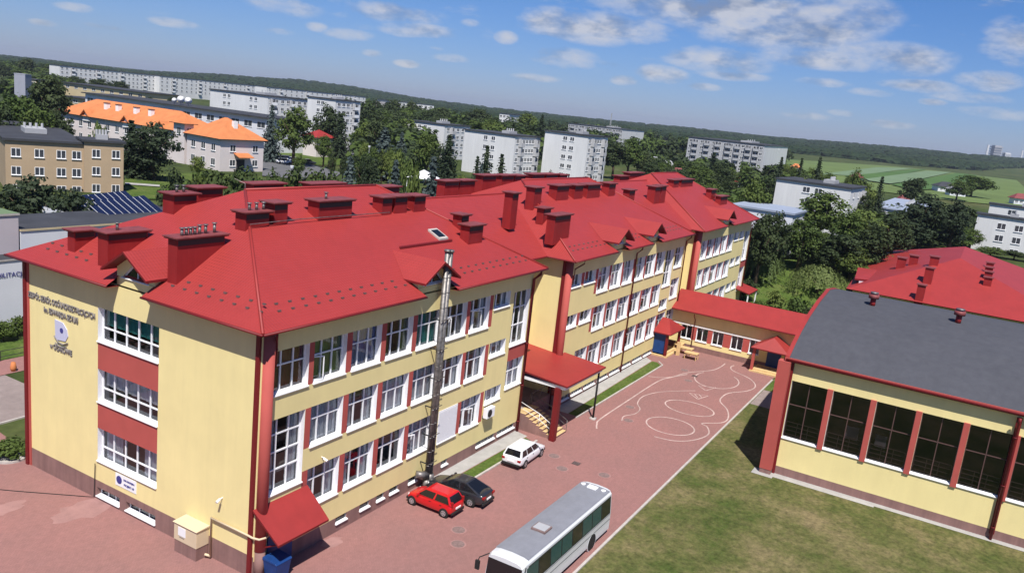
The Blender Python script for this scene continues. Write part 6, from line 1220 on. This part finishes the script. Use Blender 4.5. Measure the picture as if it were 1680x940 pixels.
# woods: individual crowns
def wood(n, u0, u1, v0, v1, d0, d1, w0, w1, kinds, label, group):
    for _ in range(n): q = rt.random(); u = rt.uniform(u0, u1); tree(kinds[rt.randrange(len(kinds))], u, lerp(v1, v0, q)+(u-u0)*.1, lerp(d0, d1, q), rt.uniform(w0, w1)*lerp(1, .6, q), label, group, 5)
wood(34, 615, 880, 160, 190, 300, 470, 36, 60, ['deci', 'dark', 'dark'], 'leafy tree in the wood between the trio of white blocks and the ridge', 'trees of the wood behind the trio')
wood(22, 0, 110, 96, 128, 420, 700, 24, 44, ['deci', 'dark'], 'dark tree in the belt under the left horizon', 'trees under the left horizon')
wood(16, 110, 215, 118, 126, 520, 700, 22, 40, ['dark'], 'round dark tree before the farthest long white slab', 'trees before the farthest slab')
wood(16, 190, 500, 146, 172, 250, 420, 14, 28, ['deci', 'dark'], 'small street tree among the halls behind the orange roof', 'street trees among the halls')
wood(34, 1055, 1290, 232, 268, 260, 620, 18, 40, ['deci', 'dark', 'deci'], 'leafy tree scattered round the long grey block', 'trees round the long grey block')
wood(14, 1290, 1400, 268, 290, 200, 330, 16, 30, ['deci', 'light', 'dark'], 'garden tree between the blocks and the fields', 'garden trees before the fields')
wood(12, 1060, 1200, 255, 275, 220, 300, 26, 40, ['deci', 'dark'], 'leafy tree just behind the far school ridge', 'trees behind the far ridge')
wood(12, 600, 660, 232, 258, 150, 215, 20, 40, ['deci', 'dark', 'light'], 'park tree filling the slope below the wood', 'park trees on the slope')
wood(22, 1200, 1430, 378, 420, 136, 160, 38, 60, ['deci', 'dark'], 'leafy tree in the thicket between willow and red hipped roof', 'thicket behind the corridor')
wood(12, 1440, 1600, 392, 412, 180, 200, 36, 50, ['deci', 'dark'], 'leafy tree in the thicket behind the red hipped roof', 'thicket behind the red roof')
# planter shrub and left hedge
tree_at('bush', 28.2, 51.7, gz(28), 1.3, 2.0, 'small dark shrub in a stone ring beside the far corner of the end wall'); m = MB(); m.tube([(28.2, 51.7, gz(28)-.05), (28.2, 51.7, gz(28)+.14)], 1.05, 'kerb', 18); tag(m.build('planting_ring'), 'pale stone ring round the small dark shrub', 'planter')
m = MB(); P = onz(22, 608, .45); m.tube([(P.x, P.y, .45), (P.x, P.y, .7), (P.x, P.y, 1.2)], [.18, .26, .16], 'orange', 10); tag(m.build('orange_bin', smooth=True), 'small orange litter bin on the grass at the left edge', 'litter bin')
tree_at('dark', 17.5, 60.5, .4, 9.0, 7.5, 'tree just outside the left edge, casting its shade on the grey road')
# denser woods that read as one mass
rw = random.Random(21); m = MB(); ma_, mb_ = m.m('leaf'), m.m('leafdark')
def crownq(x, y, z, h, w, n=150):
    mi = ma_ if rw.random() < .45 else mb_; cs = [rsph(rw)*.55 for _ in range(9)]
    for k in range(n):
        o = cs[k % 9]+rsph(rw)*.5; p = Vector((x+o.x*w/2, y+o.y*w/2, z+h*.55+o.z*h*.48)); s_ = w*.16
        quad(m, p, o.normalized()+Vector((0, 0, .6))+rsph(rw)*.7, s_*rw.uniform(.7, 1.3), s_*rw.uniform(.7, 1.2), mi, rw)
for (n, u0, u1, va, vb, tilt, d0, d1, w0, w1) in [(130, 600, 885, 167, 198, .07, 330, 520, 11, 17), (40, 590, 700, 190, 240, .1, 225, 300, 9, 13), (60, 870, 1130, 200, 222, .1, 420, 800, 10, 16), (90, 1050, 1300, 226, 262, .1, 330, 800, 9, 14), (30, 1290, 1420, 275, 300, .1, 200, 330, 8, 11), (60, 0, 100, 97, 135, .06, 330, 800, 10, 16), (40, 0, 60, 145, 200, .06, 190, 320, 9, 12), (60, 440, 620, 148, 172, .08, 450, 800, 10, 15), (34, 1430, 1600, 335, 360, .05, 190, 240, 7, 10), (40, 1180, 1300, 275, 330, .1, 190, 300, 7, 10)]:
    for _ in range(n):
        q = rw.random(); u = rw.uniform(u0, u1); P = at(u, lerp(vb, va, q)+(u-(u0+u1)/2)*tilt, lerp(d0, d1, q)); g = terr(P.x, P.y); h = P.z-g
        h = min(max(h, 5), 15); crownq(P.x, P.y, g, h, rw.uniform(w0, w1))
tag(m.build('wood'), 'green mass of trees filling the gaps between the blocks', 'wood', kind='stuff')
# far forest that reads as one mass
rf = random.Random(5); m = MB(); mi = m.m('forest')
def canopy(x, y, r, h):
    z = terr(x, y)-1; i = len(m.v); n = 7
    for k, (q, hh) in enumerate(((1.0, .15), (1.02, .55), (.6, .9))):
        for j in range(n): a = 2*PI*j/n+k*.4; rr = r*q*rf.uniform(.75, 1.2); m.v.append((x+math.cos(a)*rr, y+math.sin(a)*rr, z+h*hh*rf.uniform(.9, 1.1)))
    m.v.append((x, y, z+h))
    for k in range(2):
        for j in range(n): m.f.append((i+k*n+j, i+k*n+(j+1) % n, i+(k+1)*n+(j+1) % n, i+(k+1)*n+j)); m.mi.append(mi)
    for j in range(n): m.f.append((i+2*n+j, i+2*n+(j+1) % n, i+3*n)); m.mi.append(mi)
for _ in range(15000):
    a = rf.uniform(-.28, 1.35); fs_ = fstart(a); D = fs_+20+(3000-fs_)*rf.random()**1.5; x, y = 60+D*math.cos(a), 30+D*math.sin(a); s_ = 1+D/2500; canopy(x, y, rf.uniform(4.5, 8)*s_, rf.uniform(8, 12))
tag(m.build('forest', smooth=False), 'dark green forest covering the low hills along the whole horizon', 'forest', kind='stuff')
# cars by the park, white tent
for k, (u, v, mt, lb) in enumerate([(446, 262, 'blackcar', 'leftmost dark car in the park car park'), (460, 265, 'blackcar', 'second dark car from the left in the park car park'), (472, 265, 'blackcar', 'dark car next to the two pale ones in the park car park'), (505, 271, 'blackcar', 'dark car near the ball tree, apart from the row'), (466, 270, 'whitecar', 'pale car half behind the dark row in the car park'), (484, 268, 'whitecar', 'silver car at the right end of the row in the car park')]):
    z = 5
    for _ in range(4): P = onz(u, v, z); z = terr(P.x, P.y)
    t = thing('parked_car', lb, 'car', (P.x, P.y, z+.2), -.5, 'cars in the park car park'); m = MB(); loft(m, est, mt); m.build('body', t, True); m = MB(); m.hexa([(-2, -.76, .88), (1.1, -.76, .88), (1.1, .76, .88), (-2, .76, .88), (-1.6, -.6, 1.42), (.4, -.6, 1.42), (.4, .6, 1.42), (-1.6, .6, 1.42)], 'carglass', top=mt); m.build('roof', t)
    for x in (-1.3, 1.3): m = MB(); m.tube([(x, -.86, .3), (x, .86, .3)], .3, 'rubber', 12); m.build('wheel', t)
P = at(695, 290, 150); t = thing('market_tent', 'white canvas tent behind the largest blue spruce', 'tent', (P.x, P.y, terr(P.x, P.y)), .4); hh = P.z-terr(P.x, P.y)+.8; m = MB(); m.hexa([(-2.5, -2.5, hh-1), (2.5, -2.5, hh-1), (2.5, 2.5, hh-1), (-2.5, 2.5, hh-1), (-.1, -.1, hh+.4), (.1, -.1, hh+.4), (.1, .1, hh+.4), (-.1, .1, hh+.4)], 'sill'); m.build('canopy', t)
for a in (-2.4, 2.4):
    for b in (-2.4, 2.4): m = MB(); m.tube([(a, b, 0), (a, b, hh-1)], .05, 'sill', 6); m.build('pole', t)
for (u, v0_, v1_, d, lb) in ((606, 242, 268, 190, 'street lamp on the right side of the park road'), (479, 276, 312, 120, 'grey lamp post rising behind the thuja hedge')):
    P = at(u, v0_, d); g = terr(P.x, P.y); t = thing('street_lamp', lb, 'street lamp', (P.x, P.y, g)); m = MB(); m.tube([(0, 0, 0), (0, 0, P.z-g)], [.12, .07], 'blockgrey', 8); m.build('pole', t); m = MB(); m.tube([(0, 0, P.z-g-.05), (0, 0, P.z-g+.35)], [.22, .3], 'sill', 10); m.build('lamp_head', t)

# ------------------------------------------------------------------ haze
hm = bpy.data.materials.new('haze_air'); hm.use_nodes = True; n_ = hm.node_tree; n_.nodes.clear(); o_ = n_.nodes.new('ShaderNodeOutputMaterial'); v_ = n_.nodes.new('ShaderNodeVolumePrincipled')
v_.inputs['Color'].default_value = (.80, .86, 1, 1); v_.inputs['Density'].default_value = .00008; v_.inputs['Anisotropy'].default_value = .2; n_.links.new(v_.outputs[0], o_.inputs['Volume']); M['haze'] = hm
m = MB(); m.box(-6500, -6500, min(v[2] for v in b0v)-1, 9800, 9800, 95, 'haze'); tag(m.build('haze'), 'thin summer haze over the town and hills', 'haze', kind='stuff')
